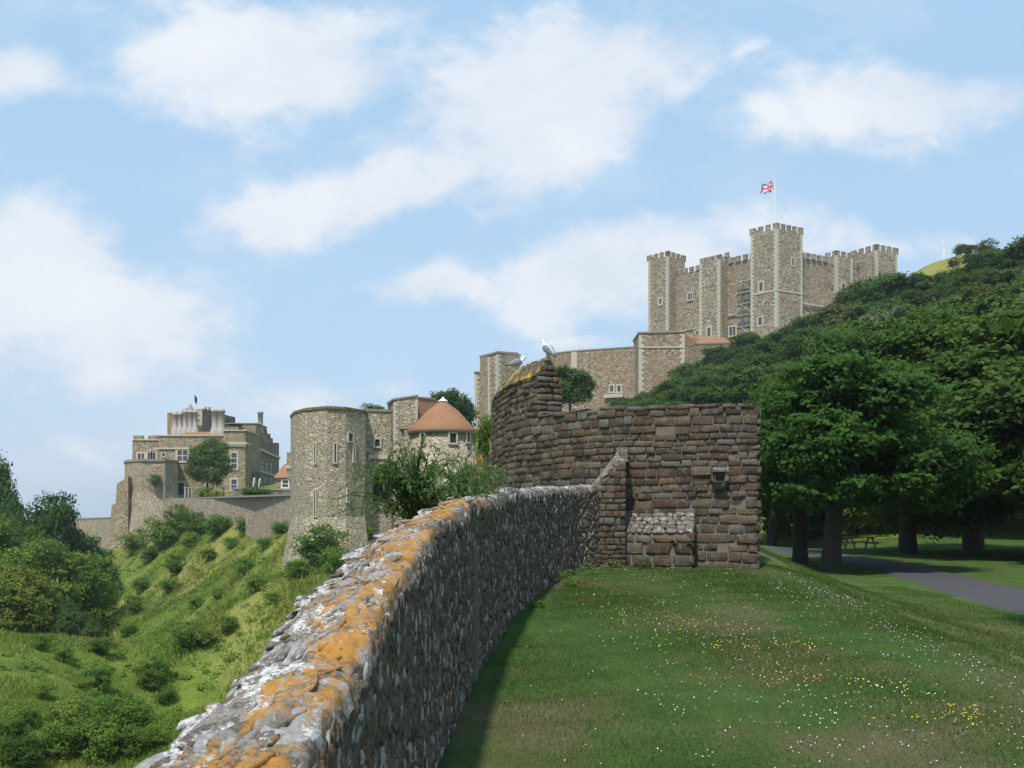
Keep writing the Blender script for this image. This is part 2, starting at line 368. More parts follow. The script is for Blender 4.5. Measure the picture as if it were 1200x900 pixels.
M['leaf_chest'] = leaf_mat('chestnut_leaves', (.028, .072, .015), (.078, .155, .03), .28, None, .35, .55, .15)
M['leaf_hill'] = leaf_mat('hill_tree_leaves', (.024, .06, .013), (.08, .155, .028), .22, (.085, .115, .035))
M['leaf_hill2'] = leaf_mat('yellowish_tree_leaves', (.04, .062, .016), (.095, .125, .03), .3, (.11, .10, .045))
M['leaf_left'] = leaf_mat('ditch_tree_leaves', (.045, .095, .02), (.13, .21, .035), .35, (.20, .22, .045))
M['leaf_leftd'] = leaf_mat('dark_ditch_tree_leaves', (.025, .06, .017), (.075, .145, .033), .26)
M['leaf_bush'] = leaf_mat('bush_leaves', (.065, .14, .025), (.15, .27, .045), .35, (.13, .17, .03), 1.2)
M['leaf_bud'] = leaf_mat('grey_green_shrub_leaves', (.07, .125, .05), (.18, .26, .12), .3, None, 2.5)
M['ivy'] = leaf_mat('climber_leaves', (.06, .11, .02), (.13, .2, .04), .3)
def petal(name, c):
    m, nt, b = new_mat(name); b.inputs['Base Color'].default_value = (*c, 1); b.inputs['Roughness'].default_value = .6; return m
M['daisy'] = petal('daisy_petals', (.75, .75, .72)); M['butter'] = petal('buttercup_petals', (.70, .48, .03))
def blade_mat(name, lo, hi, dry, sc, thr=(.55, .7), trans=.3):
    m, nt, b = new_mat(name); at = nt.node('ShaderNodeAttribute'); at.attribute_name = 'rnd'
    ge = nt.node('ShaderNodeNewGeometry'); big = nt.noise(ge.outputs['Position'], sc, 5, .6)
    c = nt.mix(at.outputs['Fac'], lo, hi)
    c = nt.mix(nt.smooth(nt.math('ADD', big, nt.math('MULTIPLY', nt.math('SUBTRACT', at.outputs['Fac'], .5), .12)), *thr), c, dry)
    nt.link(c, b.inputs['Base Color']); b.inputs['Roughness'].default_value = .8; b.inputs['Specular IOR Level'].default_value = .08
    tr = nt.node('ShaderNodeBsdfTranslucent'); nt.link(c, tr.inputs['Color'])
    mx = nt.node('ShaderNodeMixShader'); mx.inputs[0].default_value = trans
    nt.link(b.outputs[0], mx.inputs[1]); nt.link(tr.outputs[0], mx.inputs[2]); nt.link(mx.outputs[0], nt.n['Material Output'].inputs[0]); return m
M['blade'] = blade_mat('lawn_blades', (.042, .090, .018), (.088, .150, .030), (.15, .135, .062), .55, (.54, .70))
M['rough'] = blade_mat('rough_grass_blades', (.11, .175, .024), (.20, .27, .045), (.31, .30, .09), .12, (.48, .64), .35)
def ground_mat(name, g1, g2, dry, dirt, s1, thr, fsc=18.0, fine_amt=.5, dirt_line=None):
    m, nt, b = new_mat(name); ge = nt.node('ShaderNodeNewGeometry'); co = ge.outputs['Position']
    big = nt.noise(co, s1, 6, .6); mid = nt.noise(co, s1 * 5, 5, .6); fine = nt.noise(co, fsc, 5, .7)
    c = nt.mix(nt.smooth(mid, .35, .65), g1, g2)
    c = nt.mix(nt.smooth(big, *thr), c, dry)
    c = nt.mix(nt.math('MULTIPLY', nt.smooth(nt.math('ADD', big, nt.math('MULTIPLY', mid, .4)), thr[1] + .17, thr[1] + .3), .8), c, dirt)
    if dirt_line:      # worn yellowish turf on the bank beyond the crest, x > 4.4
        sx_ = nt.node('ShaderNodeSeparateXYZ'); nt.link(co, sx_.inputs[0])
        xm = nt.math('ADD', sx_.outputs[0], nt.math('MULTIPLY', nt.math('SUBTRACT', mid, .5), 2.2)); bm = nt.math('MULTIPLY', nt.smooth(xm, 4.1, 5.0), nt.math('SUBTRACT', 1.0, nt.smooth(xm, 7.4, 9.2)))
        c = nt.mix(nt.math('MULTIPLY', bm, .65), c, nt.mix(nt.smooth(mid, .4, .6), (.12, .13, .045), (.15, .125, .07)))
    c = nt.mix(fine_amt, c, nt.ramp(fine, [(.3, (.25, .25, .25)), (.7, (.75, .75, .75))]), 'OVERLAY')
    nt.link(c, b.inputs['Base Color']); b.inputs['Roughness'].default_value = .95; b.inputs['Specular IOR Level'].default_value = .1
    bp = nt.node('ShaderNodeBump'); bp.inputs['Strength'].default_value = .6; bp.inputs['Distance'].default_value = .6 / fsc; nt.link(fine, bp.inputs['Height']); nt.link(bp.outputs[0], b.inputs['Normal'])
    return m
M['lawn'] = ground_mat('lawn_turf', (.042, .082, .020), (.058, .104, .026), (.10, .095, .045), (.14, .115, .07), .5, (.43, .62), 40, dirt_line=True)
M['ground'] = ground_mat('rough_ground', (.095, .145, .022), (.145, .19, .032), (.235, .235, .065), (.22, .19, .08), .09, (.46, .64), 3.0)
M['asphalt'] = plain('asphalt', (.058, .054, .058), .9, var=.3, scale=5, bump=.3)
M['earth'] = plain('bare_earth', (.14, .11, .085), .95, var=.35, scale=9, bump=.5)

# ------------------------------------------------------------------ terrain
KC = (69.6, 258.0); KU = (-.68, .73); KV = (.87, .5)
SIL = [(640, 505, 215), (700, 500, 200), (740, 470, 185), (800, 432, 180), (870, 396, 175), (950, 371, 165), (1000, 338, 150), (1050, 322, 145), (1100, 320, 140), (1140, 306, 130), (1200, 282, 120), (1300, 250, 112), (1450, 235, 100)]
sx = np.array([s[0] for s in SIL], float); sy = np.array([s[1] for s in SIL], float); sY = np.array([s[2] for s in SIL], float)
TREE_H = 8.0
class MQ:
    """smooth height field through scattered control points"""
    def __init__(s, pts, c):
        p = np.array(pts, float); s.c = c; s.x = p[:, :2]; n = len(p)
        d = np.hypot(p[:, None, 0] - p[None, :, 0], p[:, None, 1] - p[None, :, 1])
        A = np.zeros((n + 3, n + 3)); A[:n, :n] = -np.sqrt(d * d + c * c) + np.eye(n) * -.02
        A[:n, n] = 1; A[:n, n + 1:] = p[:, :2] / 100; A[n, :n] = 1; A[n + 1:, :n] = p[:, :2].T / 100
        s.w = np.linalg.solve(A, np.concatenate([p[:, 2], [0, 0, 0]])); s.n = n
    def __call__(s, X, Y):
        X = np.asarray(X, float); Y = np.asarray(Y, float); out = np.full(X.shape, s.w[s.n])
        out = out + s.w[s.n + 1] * X / 100 + s.w[s.n + 2] * Y / 100
        for i in range(s.n):
            out = out - s.w[i] * np.sqrt((X - s.x[i, 0]) ** 2 + (Y - s.x[i, 1]) ** 2 + s.c ** 2)
        return out
left_pts = [(-1.4, -10, -3.6), (-1.4, 0, -3.2), (-1.3, 6, -2.8), (-1.2, 10, -2.5), (-1.5, 16, -2.4), (-1.5, 22, -2.4), (-4, 40, -2.8), (-9, 60, -3.2), (-13, 77, -3.6), (-19, 78, -4.6),
            (-19, 90, -1.6), (-23.7, 105, -.3), (-37.3, 130, -.2), (-52, 150, -.2), (-56, 158, -1.6), (-64.6, 163, -4.2), (-75, 178, -6.5), (-110, 230, -8),
            (-8, 70, -3), (-9, 82, -3.2), (-7, 76, -3), (-24, 84, -9), (-33, 81, -13.8), (-150, 330, -9), (-110, 260, -8), (-90, 215, -7.5), (-42.6, 100, -14.3), (-21.7, 58, -12.6), (-13, 35, -12), (-9, 15, -10), (-8, 0, -9), (-8, -15, -9), (-64, 150, -11.7), (-95, 200, -10), (-52, 125, -13.2),
            (-38, 120, -6.6), (-26, 93, -6.5), (-50, 138, -6.5), (-8, 34, -7.5), (-12, 56, -7.6),
            (-31.3, 60, -7.3), (-28, 62, -8.2), (-23.6, 56, -10.3), (-21, 40, -10.2), (-42, 60, -5), (-18, 28, -7.5), (-30, 40, -6.5), (-45, 90, -11.5), (-56, 104, -10), (-68, 100, -7.5), (-52, 78, -7.5), (-36, 72, -9.6),
            (-18, 10, -5), (-20, -10, -5), (-60, 30, -3), (-120, 150, -7), (-200, 300, -9), (-300, 100, -6), (-90, 140, -8.5), (-200, -50, -5)]
GL = MQ(left_pts, 4.0)
right_pts = [(0, 45, .2), (2, 62, .3), (0, 78, 1), (-13, 90, 1.2), (-20, 112, 2.6), (-34, 138, 2.4), (-50, 158, 3.2), (-58, 180, 4), (-60, 210, 3), (0, 100, 3), (0, 150, 9), (-20, 200, 14), (0, 215, 20), (20, 190, 18), (12, 205, 21),
             (6, 60, .2), (14, 64, -1.5), (24, 62, -1.5), (38, 58, -1.5), (60, 55, -1.2), (14, 50, -1.5), (34, 48, -1.6), (90, 60, 0), (60, 40, -1.6),
             (-120, 330, -2), (-90, 250, 1), (-70, 215, 1), (0, 300, 30), (130, 300, 47), (75, 300, 47), (47, 287, 46), (72, 262, 46), (105, 280, 47), (160, 260, 47), (220, 200, 46), (75, 235, 43)]
for px, py, Y in SIL[1:]:
    x, _ = P(px, Y); zt = Zof(py, Y) - TREE_H; right_pts.append((x, Y, zt))
    if px > 720:
        x2, _ = P(px, 64); xm, Ym = P(px, (Y + 66) / 2); right_pts.append((xm, Ym, zt * .47 - 1)); 
        if px > 1100: right_pts.append((x2 + 4, 72, .5))
kx, kY = P(1131, 152); right_pts += [(kx, kY, Zof(300, kY)), (kx + 6, kY + 6, Zof(300, kY) + 1), (kx - 7, kY + 4, Zof(316, kY))]
GR = MQ(right_pts, 6.0)
XWY = [(-200, -.8), (6, -.75), (11, -.3), (14, .4), (15.4, 1.0), (17, .5), (21, -.15), (24, -.3), (30, -.5), (60, -2.5), (83, -6), (87, -15), (92, -17), (105, -19.5), (130, -33), (150, -47.5), (163, -56), (200, -72), (300, -95), (6000, -1500)]
xwY = np.array([a for a, b in XWY], float); xwX = np.array([b for a, b in XWY], float)
def near_right(X, Y):
    plane = -2.02 + .085 * np.clip(Y, -30, 28) + .02 * np.clip(Y - 28, 0, 40)
    edge = 4.15 + .35 * np.sin(Y * .45) * 0 + .045 * np.clip(Y - 15, 0, 40)
    low = -1.50 - .020 * np.clip(32 - Y, 0, 40) + .0 * X
    t = sstep(X, edge - .1, edge + 4.2) ** .72
    round_ = .05 * sstep(X, edge - 1.6, edge)
    return (plane - round_) * (1 - t) + low * t
def ground_z(X, Y):
    X = np.asarray(X, float); Y = np.asarray(Y, float)
    n = near_right(X, Y); m = GR(X, Y)
    b = sstep(Y, 46, 64)
    far = sstep(np.hypot(X, Y), 420, 1500)
    r = n * (1 - b) + m * b
    l = GL(X, Y)
    xw = np.interp(Y, xwY, xwX); w = np.where(Y < 26, .22, np.clip((Y - 26) * .06, .22, 3.0))
    t = sstep(X - xw, -w, w)
    z = l * (1 - t) + r * t
    z = z * (1 - far) + (-12.0) * far
    return z
def gz(x, y): return float(ground_z(np.array([x]), np.array([y]))[0])
def bump_np(X, Y, amp, sc, seed=0):
    r = np.random.default_rng(seed); z = np.zeros_like(X)
    for k in range(10):
        a = r.uniform(0, 6.28); f = sc * r.uniform(.5, 2.2); z += np.sin((X * math.cos(a) + Y * math.sin(a)) * f + r.uniform(0, 6.28)) / (1 + k * .3)
    return z * amp * .35
def rough_z(X, Y):
    """the surface that is actually drawn: field plus bumps"""
    z = ground_z(X, Y)
    xw = np.interp(Y, xwY, xwX); lf = sstep(xw - X, .5, 4)
    z = z + lf * (bump_np(X, Y, .22, .22, 3) + bump_np(X, Y, .10, .8, 4))
    rt = sstep(X - xw, .5, 2) * (1 - sstep(Y, 50, 80)); z = z + rt * bump_np(X, Y, .025, 1.4, 5)
    return z
def rz1(x, y): return float(rough_z(np.array([x]), np.array([y]))[0])

def axis(segs):
    out = []
    for a, b, st in segs: out += list(np.arange(a, b, st))
    out.append(segs[-1][1]); return np.array(sorted(set(np.round(out, 4))))
def geo(a, b, n): return list(np.sign(a) * np.geomspace(abs(a), abs(b), n))
gx = np.array(sorted(set(geo(-130, -2500, 20) + list(axis([(-130, -60, 2.0), (-60, -20, 1.0), (-20, 8, .4), (8, 30, .7), (30, 130, 1.6)])) + geo(130, 2500, 20))))
gy = np.array(sorted(set(geo(-60, -600, 8) + list(axis([(-60, -6, 3.0), (-6, 30, .5), (30, 110, .9), (110, 310, 2.0)])) + geo(310, 3000, 20))))
def right_face_x(Y): return np.interp(Y, RY, RX)
RY = np.array([-8, 0, 2, 4, 6, 8, 11, 13, 14.5, 15.2, 15.65]); RX = np.array([-.62, -.60, -.57, -.52, -.47, -.33, 0, .42, .95, 1.35, 1.8])
GX, GY = np.meshgrid(gx, gy); GZ = rough_z(GX, GY)
inl = (GX > right_face_x(GY) + .25) & (GX < 8.2) & (GY > -6.0) & (GY < 15.2)
GZ = np.where(inl, GZ - .09, GZ)
ny, nx = GX.shape; idx = np.arange(ny * nx).reshape(ny, nx)
gf = np.stack([idx[:-1, :-1], idx[:-1, 1:], idx[1:, 1:], idx[1:, :-1]], -1).reshape(-1, 4)
g = np_mesh('ground', np.stack([GX, GY, GZ], -1).reshape(-1, 3), gf, M['ground'], smooth=True); tag(g, kind='structure')
# the mown lawn inside the wall: one fine sheet
lu = np.linspace(0, 1, 110) ** 1.15; ly = np.arange(-6.2, 15.9, .09)
LU, LY = np.meshgrid(lu, ly); LX = (right_face_x(LY) - .12) * (1 - LU) + 9.0 * LU
def lawn_z(X, Y):
    return rough_z(X, Y) + .012 + bump_np(X, Y, .012, 5, 8)
def lawn_h(x, y): return float(lawn_z(np.array([x]), np.array([y]))[0])
LZ = lawn_z(LX, LY)
LZ = np.where(LX < right_face_x(LY) + .0, near_right(LX, LY) - .02, LZ)
LZ[:, -1] -= .12; LZ[0] -= .2; LZ[-1] -= .15
ny, nx = LX.shape; idx = np.arange(ny * nx).reshape(ny, nx)
lf_ = np.stack([idx[:-1, :-1], idx[:-1, 1:], idx[1:, 1:], idx[1:, :-1]], -1).reshape(-1, 4)
l = np_mesh('lawn', np.stack([LX, LY, LZ], -1).reshape(-1, 3), lf_, M['lawn'], smooth=True); tag(l, kind='structure')
# grassed park beyond the bank, under the trees (turf colour), 12 mm above the ground sheet
pu = np.concatenate([np.arange(0, 5, .35), np.arange(5, 54, .8)]); pv = np.concatenate([np.arange(2, 20, .4), np.arange(20, 66, .8)])
PX, PY = np.meshgrid(pu, pv); PX = PX + 5.6 - 2.3 * sstep(PY, 14.9, 16.5); PZ = rough_z(PX, PY) + .03 
ny, nx = PX.shape; idx = np.arange(ny * nx).reshape(ny, nx); pf = np.stack([idx[:-1, :-1], idx[:-1, 1:], idx[1:, 1:], idx[1:, :-1]], -1).reshape(-1, 4)
PZ[0] -= .3; PZ[-1] -= .3; PZ[:, 0] -= .25; PZ[:, -1] -= .3
M['park'] = ground_mat('park_turf', (.045, .085, .02), (.075, .12, .03), (.10, .105, .035), (.12, .10, .05), .25, (.52, .72), 12, dirt_line=True)
pk = np_mesh('park_lawn', np.stack([PX, PY, PZ], -1).reshape(-1, 3), pf, M['park'], smooth=True); tag(pk, kind='structure')
# the park path
pc = [(14, 4), (12, 10), (10.9, 14), (10.4, 17), (10.6, 20), (11.2, 24), (12.2, 31), (13.0, 38), (13.3, 44), (12.6, 52), (11, 60)]
pcy = np.array([p[1] for p in pc]); pcx = np.array([p[0] for p in pc])
yy = np.arange(4, 60, .4); xx = np.interp(yy, pcy, pcx); xx = np.convolve(np.pad(xx, 6, 'edge'), np.ones(13) / 13, 'valid')
cols = np.linspace(-1.08, 1.08, 9); QX = xx[:, None] + cols[None, :] * (1 + .05 * np.sin(yy * 1.7) + .04 * np.sin(yy * 4.3))[:, None]; QY = np.repeat(yy[:, None], 9, 1)
QZ = rough_z(QX, QY) + .075
ny, nx = QX.shape; idx = np.arange(ny * nx).reshape(ny, nx); qf = np.stack([idx[:-1, :-1], idx[:-1, 1:], idx[1:, 1:], idx[1:, :-1]], -1).reshape(-1, 4)
QZ[:, 0] -= .06; QZ[:, -1] -= .06
pa = np_mesh('path', np.stack([QX, QY, QZ], -1).reshape(-1, 3), qf, M['asphalt'], smooth=True); tag(pa, kind='structure')

# ------------------------------------------------------------------ stones
def cube_sphere(n):
    """unit rounded cube: (verts, quads) with n cells per edge"""
    vs = {}; V = []; Fq = []; g_ = {2: [-1, 0, 1], 3: [-1, -.4, .4, 1], 4: [-1, -.84, 0, .84, 1]}[n]
    def vid(p):
        k = tuple(np.round(p, 5))
        if k not in vs: vs[k] = len(V); V.append(p)
        return vs[k]
    for ax in range(3):
        for sg in (-1, 1):
            for i in range(n):
                for j in range(n):
                    q = []
                    for a, b in ((0, 0), (1, 0), (1, 1), (0, 1)):
                        p = [0, 0, 0]; p[ax] = sg; p[(ax + 1) % 3] = g_[i + a]; p[(ax + 2) % 3] = g_[j + b]; q.append(vid(p))
                    Fq.append(q if sg > 0 else q[::-1])
    return np.array(V, float), np.array(Fq)
def superell(V, e):
    """round a cube: e=1 sphere-like .. large keeps it boxy"""
    nrm = (np.abs(V) ** e).sum(1) ** (1 / e); return V / nrm[:, None]
def stones(name, C, A, B, D, mats, parent, n=2, e=5, jit=.06, seed=1, rnd=None, attrs=None, smooth=True, raw=False, shear=.12):
    """C centres, A/B/D half axes (m,3)"""
    r = np.random.default_rng(seed); T, Fq = cube_sphere(n); T = superell(T, e); m = len(C); k = len(T)
    N = r.normal(0, jit, (m, k, 3))
    Tn = T[None] + N
    # random shear so that outlines are not rectangular
    sh = r.normal(0, shear, (m, 1)); Tn[:, :, 0] += sh * Tn[:, :, 2]; Tn[:, :, 2] += r.normal(0, shear * .6, (m, 1)) * Tn[:, :, 0]
    V = C[:, None] + Tn[:, :, 0:1] * A[:, None] + Tn[:, :, 1:2] * B[:, None] + Tn[:, :, 2:3] * D[:, None]
    Fs = Fq[None] + (np.arange(m) * k)[:, None, None]
    if rnd is None: rnd = r.random(m)
    at = {'rnd': np.repeat(rnd, k)}
    for an, av in (attrs or {}).items(): at[an] = np.repeat(av, k)
    if raw: return V.reshape(-1, 3), Fs.reshape(-1, 4), at
    return np_mesh(name, V.reshape(-1, 3), Fs.reshape(-1, 4), mats, parent, smooth, at)

# ------------------------------------------------------------------ the near boundary wall
wall = thing('boundary_wall', 'low rubble stone wall beside the lawn, sloping top crusted with orange and white lichen', 'wall', (-.6, 2, -2))
TY = np.array([-8, 0, 2, 2.5, 3.2, 4, 5, 6, 8, 11, 14, 15.2, 15.45, 15.62]); TZ = np.array([-1.7, -.98, -.72, -.63, -.51, -.36, -.16, 0, .16, .34, .48, .55, .57, .58])
def top_z(Y): return np.interp(Y, TY, TZ)
sY_ = np.concatenate([np.arange(-3, 9, .06), np.arange(9, 15.66, .05)])
cxr = right_face_x(sY_)
tanx = np.gradient(cxr, sY_); nrmx = -1 / np.sqrt(1 + tanx ** 2); nrmy = tanx / np.sqrt(1 + tanx ** 2)      # towards the outer (left) side
def wob(x, s): return np.array([mnoise.noise(Vector((a * 1.3, s, 0))) for a in x])
cxr2 = cxr + wob(sY_, 3.3) * .03; tz = top_z(sY_) + wob(sY_, 9.1) * .035 + np.array([mnoise.noise(Vector((a * 5, 4., 0))) for a in sY_]) * .02
thick = .50
drop = np.interp(sY_, [-3, 2.5, 6, 11, 16], [.05, .07, .20, .12, .05])
prof = [(0, 0, 'base'), (0.0, -.55, 'z'), (0.0, -.12, 'z'), (.02, -.035, 'z'), (.07, .0, 'z'), (.16, .012, 'z'), (.27, .010, 'z'), (.38, -.0, 'z'), (.46, -.05, 'z'), (.50, -.16, 'z'), (.52, -.6, 'z'), (.55, 0, 'lbase')]
V = []
gb = near_right(cxr2, sY_) - .15
for i, Y in enumerate(sY_):
    for (o, dz, kind) in prof:
        x = cxr2[i] + nrmx[i] * o; y = Y + nrmy[i] * o
        t = min(1, o / .5)
        if kind == 'base': z = gb[i]
        elif kind == 'lbase': z = -4.2
        else: z = tz[i] + dz - drop[i] * t
        if kind == 'z' and dz > -.3:
            z += mnoise.fractal(Vector((x * 7, y * 5, z * 3)), 1.0, 2.0, 4) * .022
        V.append((x, y, z))
k = len(prof); ns = len(sY_); idx = np.arange(ns * k).reshape(ns, k)
V = np.array(V); Fw = np.stack([idx[:-1, :-1], idx[1:, :-1], idx[1:, 1:], idx[:-1, 1:]], -1).reshape(-1, 4)
# inner core (mortar); the coping surface is a mesh of its own
body_cols = [0, 1, 2, 3]; 
fb = np.concatenate([np.stack([idx[:-1, j], idx[1:, j], idx[1:, j + 1], idx[:-1, j + 1]], -1) for j in (0, 1, 2)] + [np.stack([idx[:-1, j], idx[1:, j], idx[1:, j + 1], idx[:-1, j + 1]], -1) for j in (8, 9, 10)])
np_mesh('wall_face', V, fb, M['flintmortar'], wall, True)
# end cap so that the wall is closed
cfine_u = np.linspace(0, 1, 26); top_cols = [3, 4, 5, 6, 7, 8]
CV = []; CT = []
ys = np.arange(-3, 15.64, .028)
cx_i = np.interp(ys, sY_, cxr2); nx_i = np.interp(ys, sY_, nrmx); ny_i = np.interp(ys, sY_, nrmy); tz_i = np.interp(ys, sY_, tz); dr_i = np.interp(ys, sY_, drop)
po = [p[0] for p in prof[2:10]]; pz = [p[1] for p in prof[2:10]]; ps = np.concatenate([[0], np.cumsum(np.hypot(np.diff(po), np.diff(pz)))])
for i, Y in enumerate(ys):
    for u in cfine_u:
        s_ = u * ps[-1]; o = np.interp(s_, ps, po); dz = np.interp(s_, ps, pz)
        x = cx_i[i] + nx_i[i] * o; y = Y + ny_i[i] * o; z = tz_i[i] + dz - dr_i[i] * min(1, o / .5)
        q = Vector((x * 9 + y * 2, y * 5 - x * 2, 0)); h = mnoise.fractal(q, .9, 2.1, 5) * .024 + abs(mnoise.noise(Vector((x * 16 + y * 4, y * 7, 2)))) * .035
        sidew = 1 if 0.1 < u < .9 else .5
        CV.append((x + (0.006 if u < .3 else 0) - nx_i[i] * (.02 * (u < .2)) * h * 20, y, z + (.004 + h) * sidew)); CT.append(1 - u)
nu = len(cfine_u); idc = np.arange(len(ys) * nu).reshape(len(ys), nu)
fc = np.stack([idc[:-1, :-1], idc[1:, :-1], idc[1:, 1:], idc[:-1, 1:]], -1).reshape(-1, 4)
cop_at = {'side': np.array(CT) * 1.0, 'rnd': np.array([.5 + .5 * mnoise.noise(Vector((v[0] * 4, v[1] * 4, 0))) for v in CV])}
# stones bedded in the coping
r = np.random.default_rng(5); ncp = 700
yc = r.uniform(-2.5, 15.5, ncp) ; yc = np.where(r.random(ncp) < .5, r.uniform(1.5, 8, ncp), yc)
oc = r.uniform(.10, .45, ncp)
cxc = np.interp(yc, sY_, cxr2) + np.interp(yc, sY_, nrmx) * oc; cyc = yc + np.interp(yc, sY_, nrmy) * oc
czc = np.interp(yc, sY_, tz) + np.interp(oc, po, pz) - np.interp(yc, sY_, drop) * oc / .5 + .004
ang = np.interp(yc, sY_, np.arctan2(1, tanx)) + r.normal(-.25, .35, ncp); L = r.uniform(.05, .16, ncp); Wd = r.uniform(.014, .035, ncp); H = r.uniform(.008, .020, ncp)
slope = np.interp(yc, sY_, np.gradient(tz, sY_))
A = np.stack([np.cos(ang) * L, np.sin(ang) * L, slope * np.sin(ang) * L], -1); B = np.stack([-np.sin(ang) * Wd, np.cos(ang) * Wd, r.normal(0, .3, ncp) * Wd], -1); D = np.stack([0 * H, 0 * H, H], -1)
sv, sf, sa = stones('coping_stones', np.stack([cxc, cyc, czc], -1), A, B, D, M['coping'], None, n=3, e=2.8, jit=.06, seed=6, attrs={'side': 1 - oc / .5}, raw=True)
cop = np_mesh('coping', np.concatenate([np.array(CV), sv]), np.concatenate([fc, sf + len(CV)]), M['coping'], wall, True, {q_: np.concatenate([cop_at[q_], sa[q_]]) for q_ in ('side', 'rnd')})
# stones of the right-hand face
def face_stones(name, n, y0, y1, seed, par, wlo=.013, whi=.030, hlo=.018, hhi=.046):
    r = np.random.default_rng(seed)
    # sample positions along arc length, denser near the camera because the stones there show
    y = r.uniform(y0, y1, n); x = np.interp(y, sY_, cxr2); tx = np.interp(y, sY_, tanx); tl = np.sqrt(1 + tx ** 2)
    ztop = np.interp(y, sY_, tz) - .085; zb = near_right(x, y) - .03
    z = zb + (ztop - zb) * r.random(n)
    A = np.stack([tx / tl, 1 / tl, 0 * y], -1); Nn = np.stack([1 / tl, -tx / tl, 0 * y], -1)
    w = r.uniform(wlo, whi, n) * r.lognormal(0, .25, n); h = r.uniform(hlo, hhi, n) * r.lognormal(0, .2, n); d = r.uniform(.006, .02, n); a = r.normal(0, .5, n)
    U = np.stack([0 * y, 0 * y, 1 + 0 * y], -1)
    Ax = (A * np.cos(a)[:, None] + U * np.sin(a)[:, None]) * w[:, None]; Ux = (U * np.cos(a)[:, None] - A * np.sin(a)[:, None]) * h[:, None]
    C = np.stack([x, y, z], -1) + Nn * .002
    # clustered colours: neighbouring stones tend to match
    cl = np.array([mnoise.noise(Vector((yy_ * 1.2, zz_ * 1.6, seed))) for yy_, zz_ in zip(y, z)]) * .35
    rn = np.mod(r.random(n) * .8 + cl + .4, 1.0)
    return stones(name, C, Ax, Nn * d[:, None], Ux, M['flint'], par, n=2 if y0 > 6 else 3, e=3.4, jit=.09, seed=seed, rnd=rn)
fw = [o for o in COL.objects if o.name == 'wall_face'][0]
face_stones('face_stones', 6400, 1.0, 6.5, 21, fw)
face_stones('face_stones', 8500, 6.3, 15.6, 22, fw, .016, .034, .02, .05)
face_stones('face_stones', 500, -3, 1.1, 23, fw, .03, .06, .04, .1)
# rendered upright seam in the face (a mortar repair strip)
mb = MB(); Ys = 8.15; xs = float(np.interp(Ys, sY_, cxr2)); mb.box((xs + .02, Ys, -.82), (.05, .10, 1.15), 0); mb.obj('repair_strip', plain('pale_mortar', (.19, .17, .13), .9, var=.3, scale=12, bump=.4), wall)

# ------------------------------------------------------------------ the curved bastion wall
bast = thing('bastion_wall', 'curved brown ironstone wall across the end of the lawn, rising to a gabled end', 'wall', (2.0, 16.5, -.8))
BP = [(888, 15.2), (820, 15.35), (735, 15.7), (690, 16.1), (650, 16.6), (620, 17.3), (597, 18.3), (583, 19.6), (577.5, 21), (578.5, 22.6), (584, 24.4), (594, 26.2)]
bp = np.array([P(a, b) for a, b in BP]); 
def catmull(pts, m):
    p = np.vstack([2 * pts[0] - pts[1], pts, 2 * pts[-1] - pts[-2]]); out = []
    for i in range(1, len(p) - 2):
        for t in np.linspace(0, 1, m, endpoint=False):
            out.append(.5 * ((2 * p[i]) + (-p[i - 1] + p[i + 1]) * t + (2 * p[i - 1] - 5 * p[i] + 4 * p[i + 1] - p[i + 2]) * t * t + (-p[i - 1] + 3 * p[i] - 3 * p[i + 1] + p[i + 2]) * t ** 3))
    out.append(p[-2]); return np.array(out)
bc = catmull(bp, 12); bl = np.concatenate([[0], np.cumsum(np.hypot(*np.diff(bc, axis=0).T))])
def bpt(s):
    x = np.interp(s, bl, bc[:, 0]); y = np.interp(s, bl, bc[:, 1]); e = .05
    dx = np.interp(s + e, bl, bc[:, 0]) - np.interp(s - e, bl, bc[:, 0]); dy = np.interp(s + e, bl, bc[:, 1]) - np.interp(s - e, bl, bc[:, 1]); n = np.hypot(dx, dy) + 1e-9
    return x, y, dx / n, dy / n, -dy / n * -1, dx / n * -1   # tangent, inward normal computed below
# inward normal = right-hand side of travel (towards the castle side): tangent (tx,ty) -> (ty,-tx)
def bframe(s):
    x, y, tx, ty, _, _ = bpt(s); return x, y, tx, ty, ty, -tx
Sg = float(np.interp(17.02, bc[:, 1], bl))        # where the gabled part starts
Stot = bl[-1]; BT = .50; ZE = 2.50; ZA = 2.80; ZI = 2.28; Z1 = 1.79; ZB = -1.15
core = MB()
def sweep(mb, s0, s1, prof, st=.15, inset=0.0):
    ss = np.linspace(s0, s1, max(2, int((s1 - s0) / st))); k = len(prof); v = []
    for s_ in ss:
        x, y, tx, ty, nx_, ny_ = bframe(s_)
        for o, z in prof: v.append((x + nx_ * o, y + ny_ * o, z))
    f = []
    for i in range(len(ss) - 1):
        for j in range(k): j2 = (j + 1) % k; f.append((i * k + j, i * k + j2, (i + 1) * k + j2, (i + 1) * k + j))
    f.append(tuple(range(k))); f.append(tuple((len(ss) - 1) * k + j for j in reversed(range(k))))
    mb.add(v, f)
i_ = .018
sweep(core, i_, Stot, [(i_, ZB), (i_, Z1 - i_), (BT - i_, Z1 - i_), (BT - i_, ZB)])
core.obj('wall_core', M['ironmortar'], bast)
gab = MB(); sweep(gab, Sg + i_, Stot, [(i_, Z1 - .06), (i_, ZE - .03), (.15, ZA - .04), (.29, ZA - .04), (BT - i_, ZI - .03), (BT - i_, Z1 - .06)])
gcore = gab.obj('gable_core', M['ironmortar'], bast)
r = np.random.default_rng(31)
Cc, Aa, Nn, Uu, Rn = [], [], [], [], []
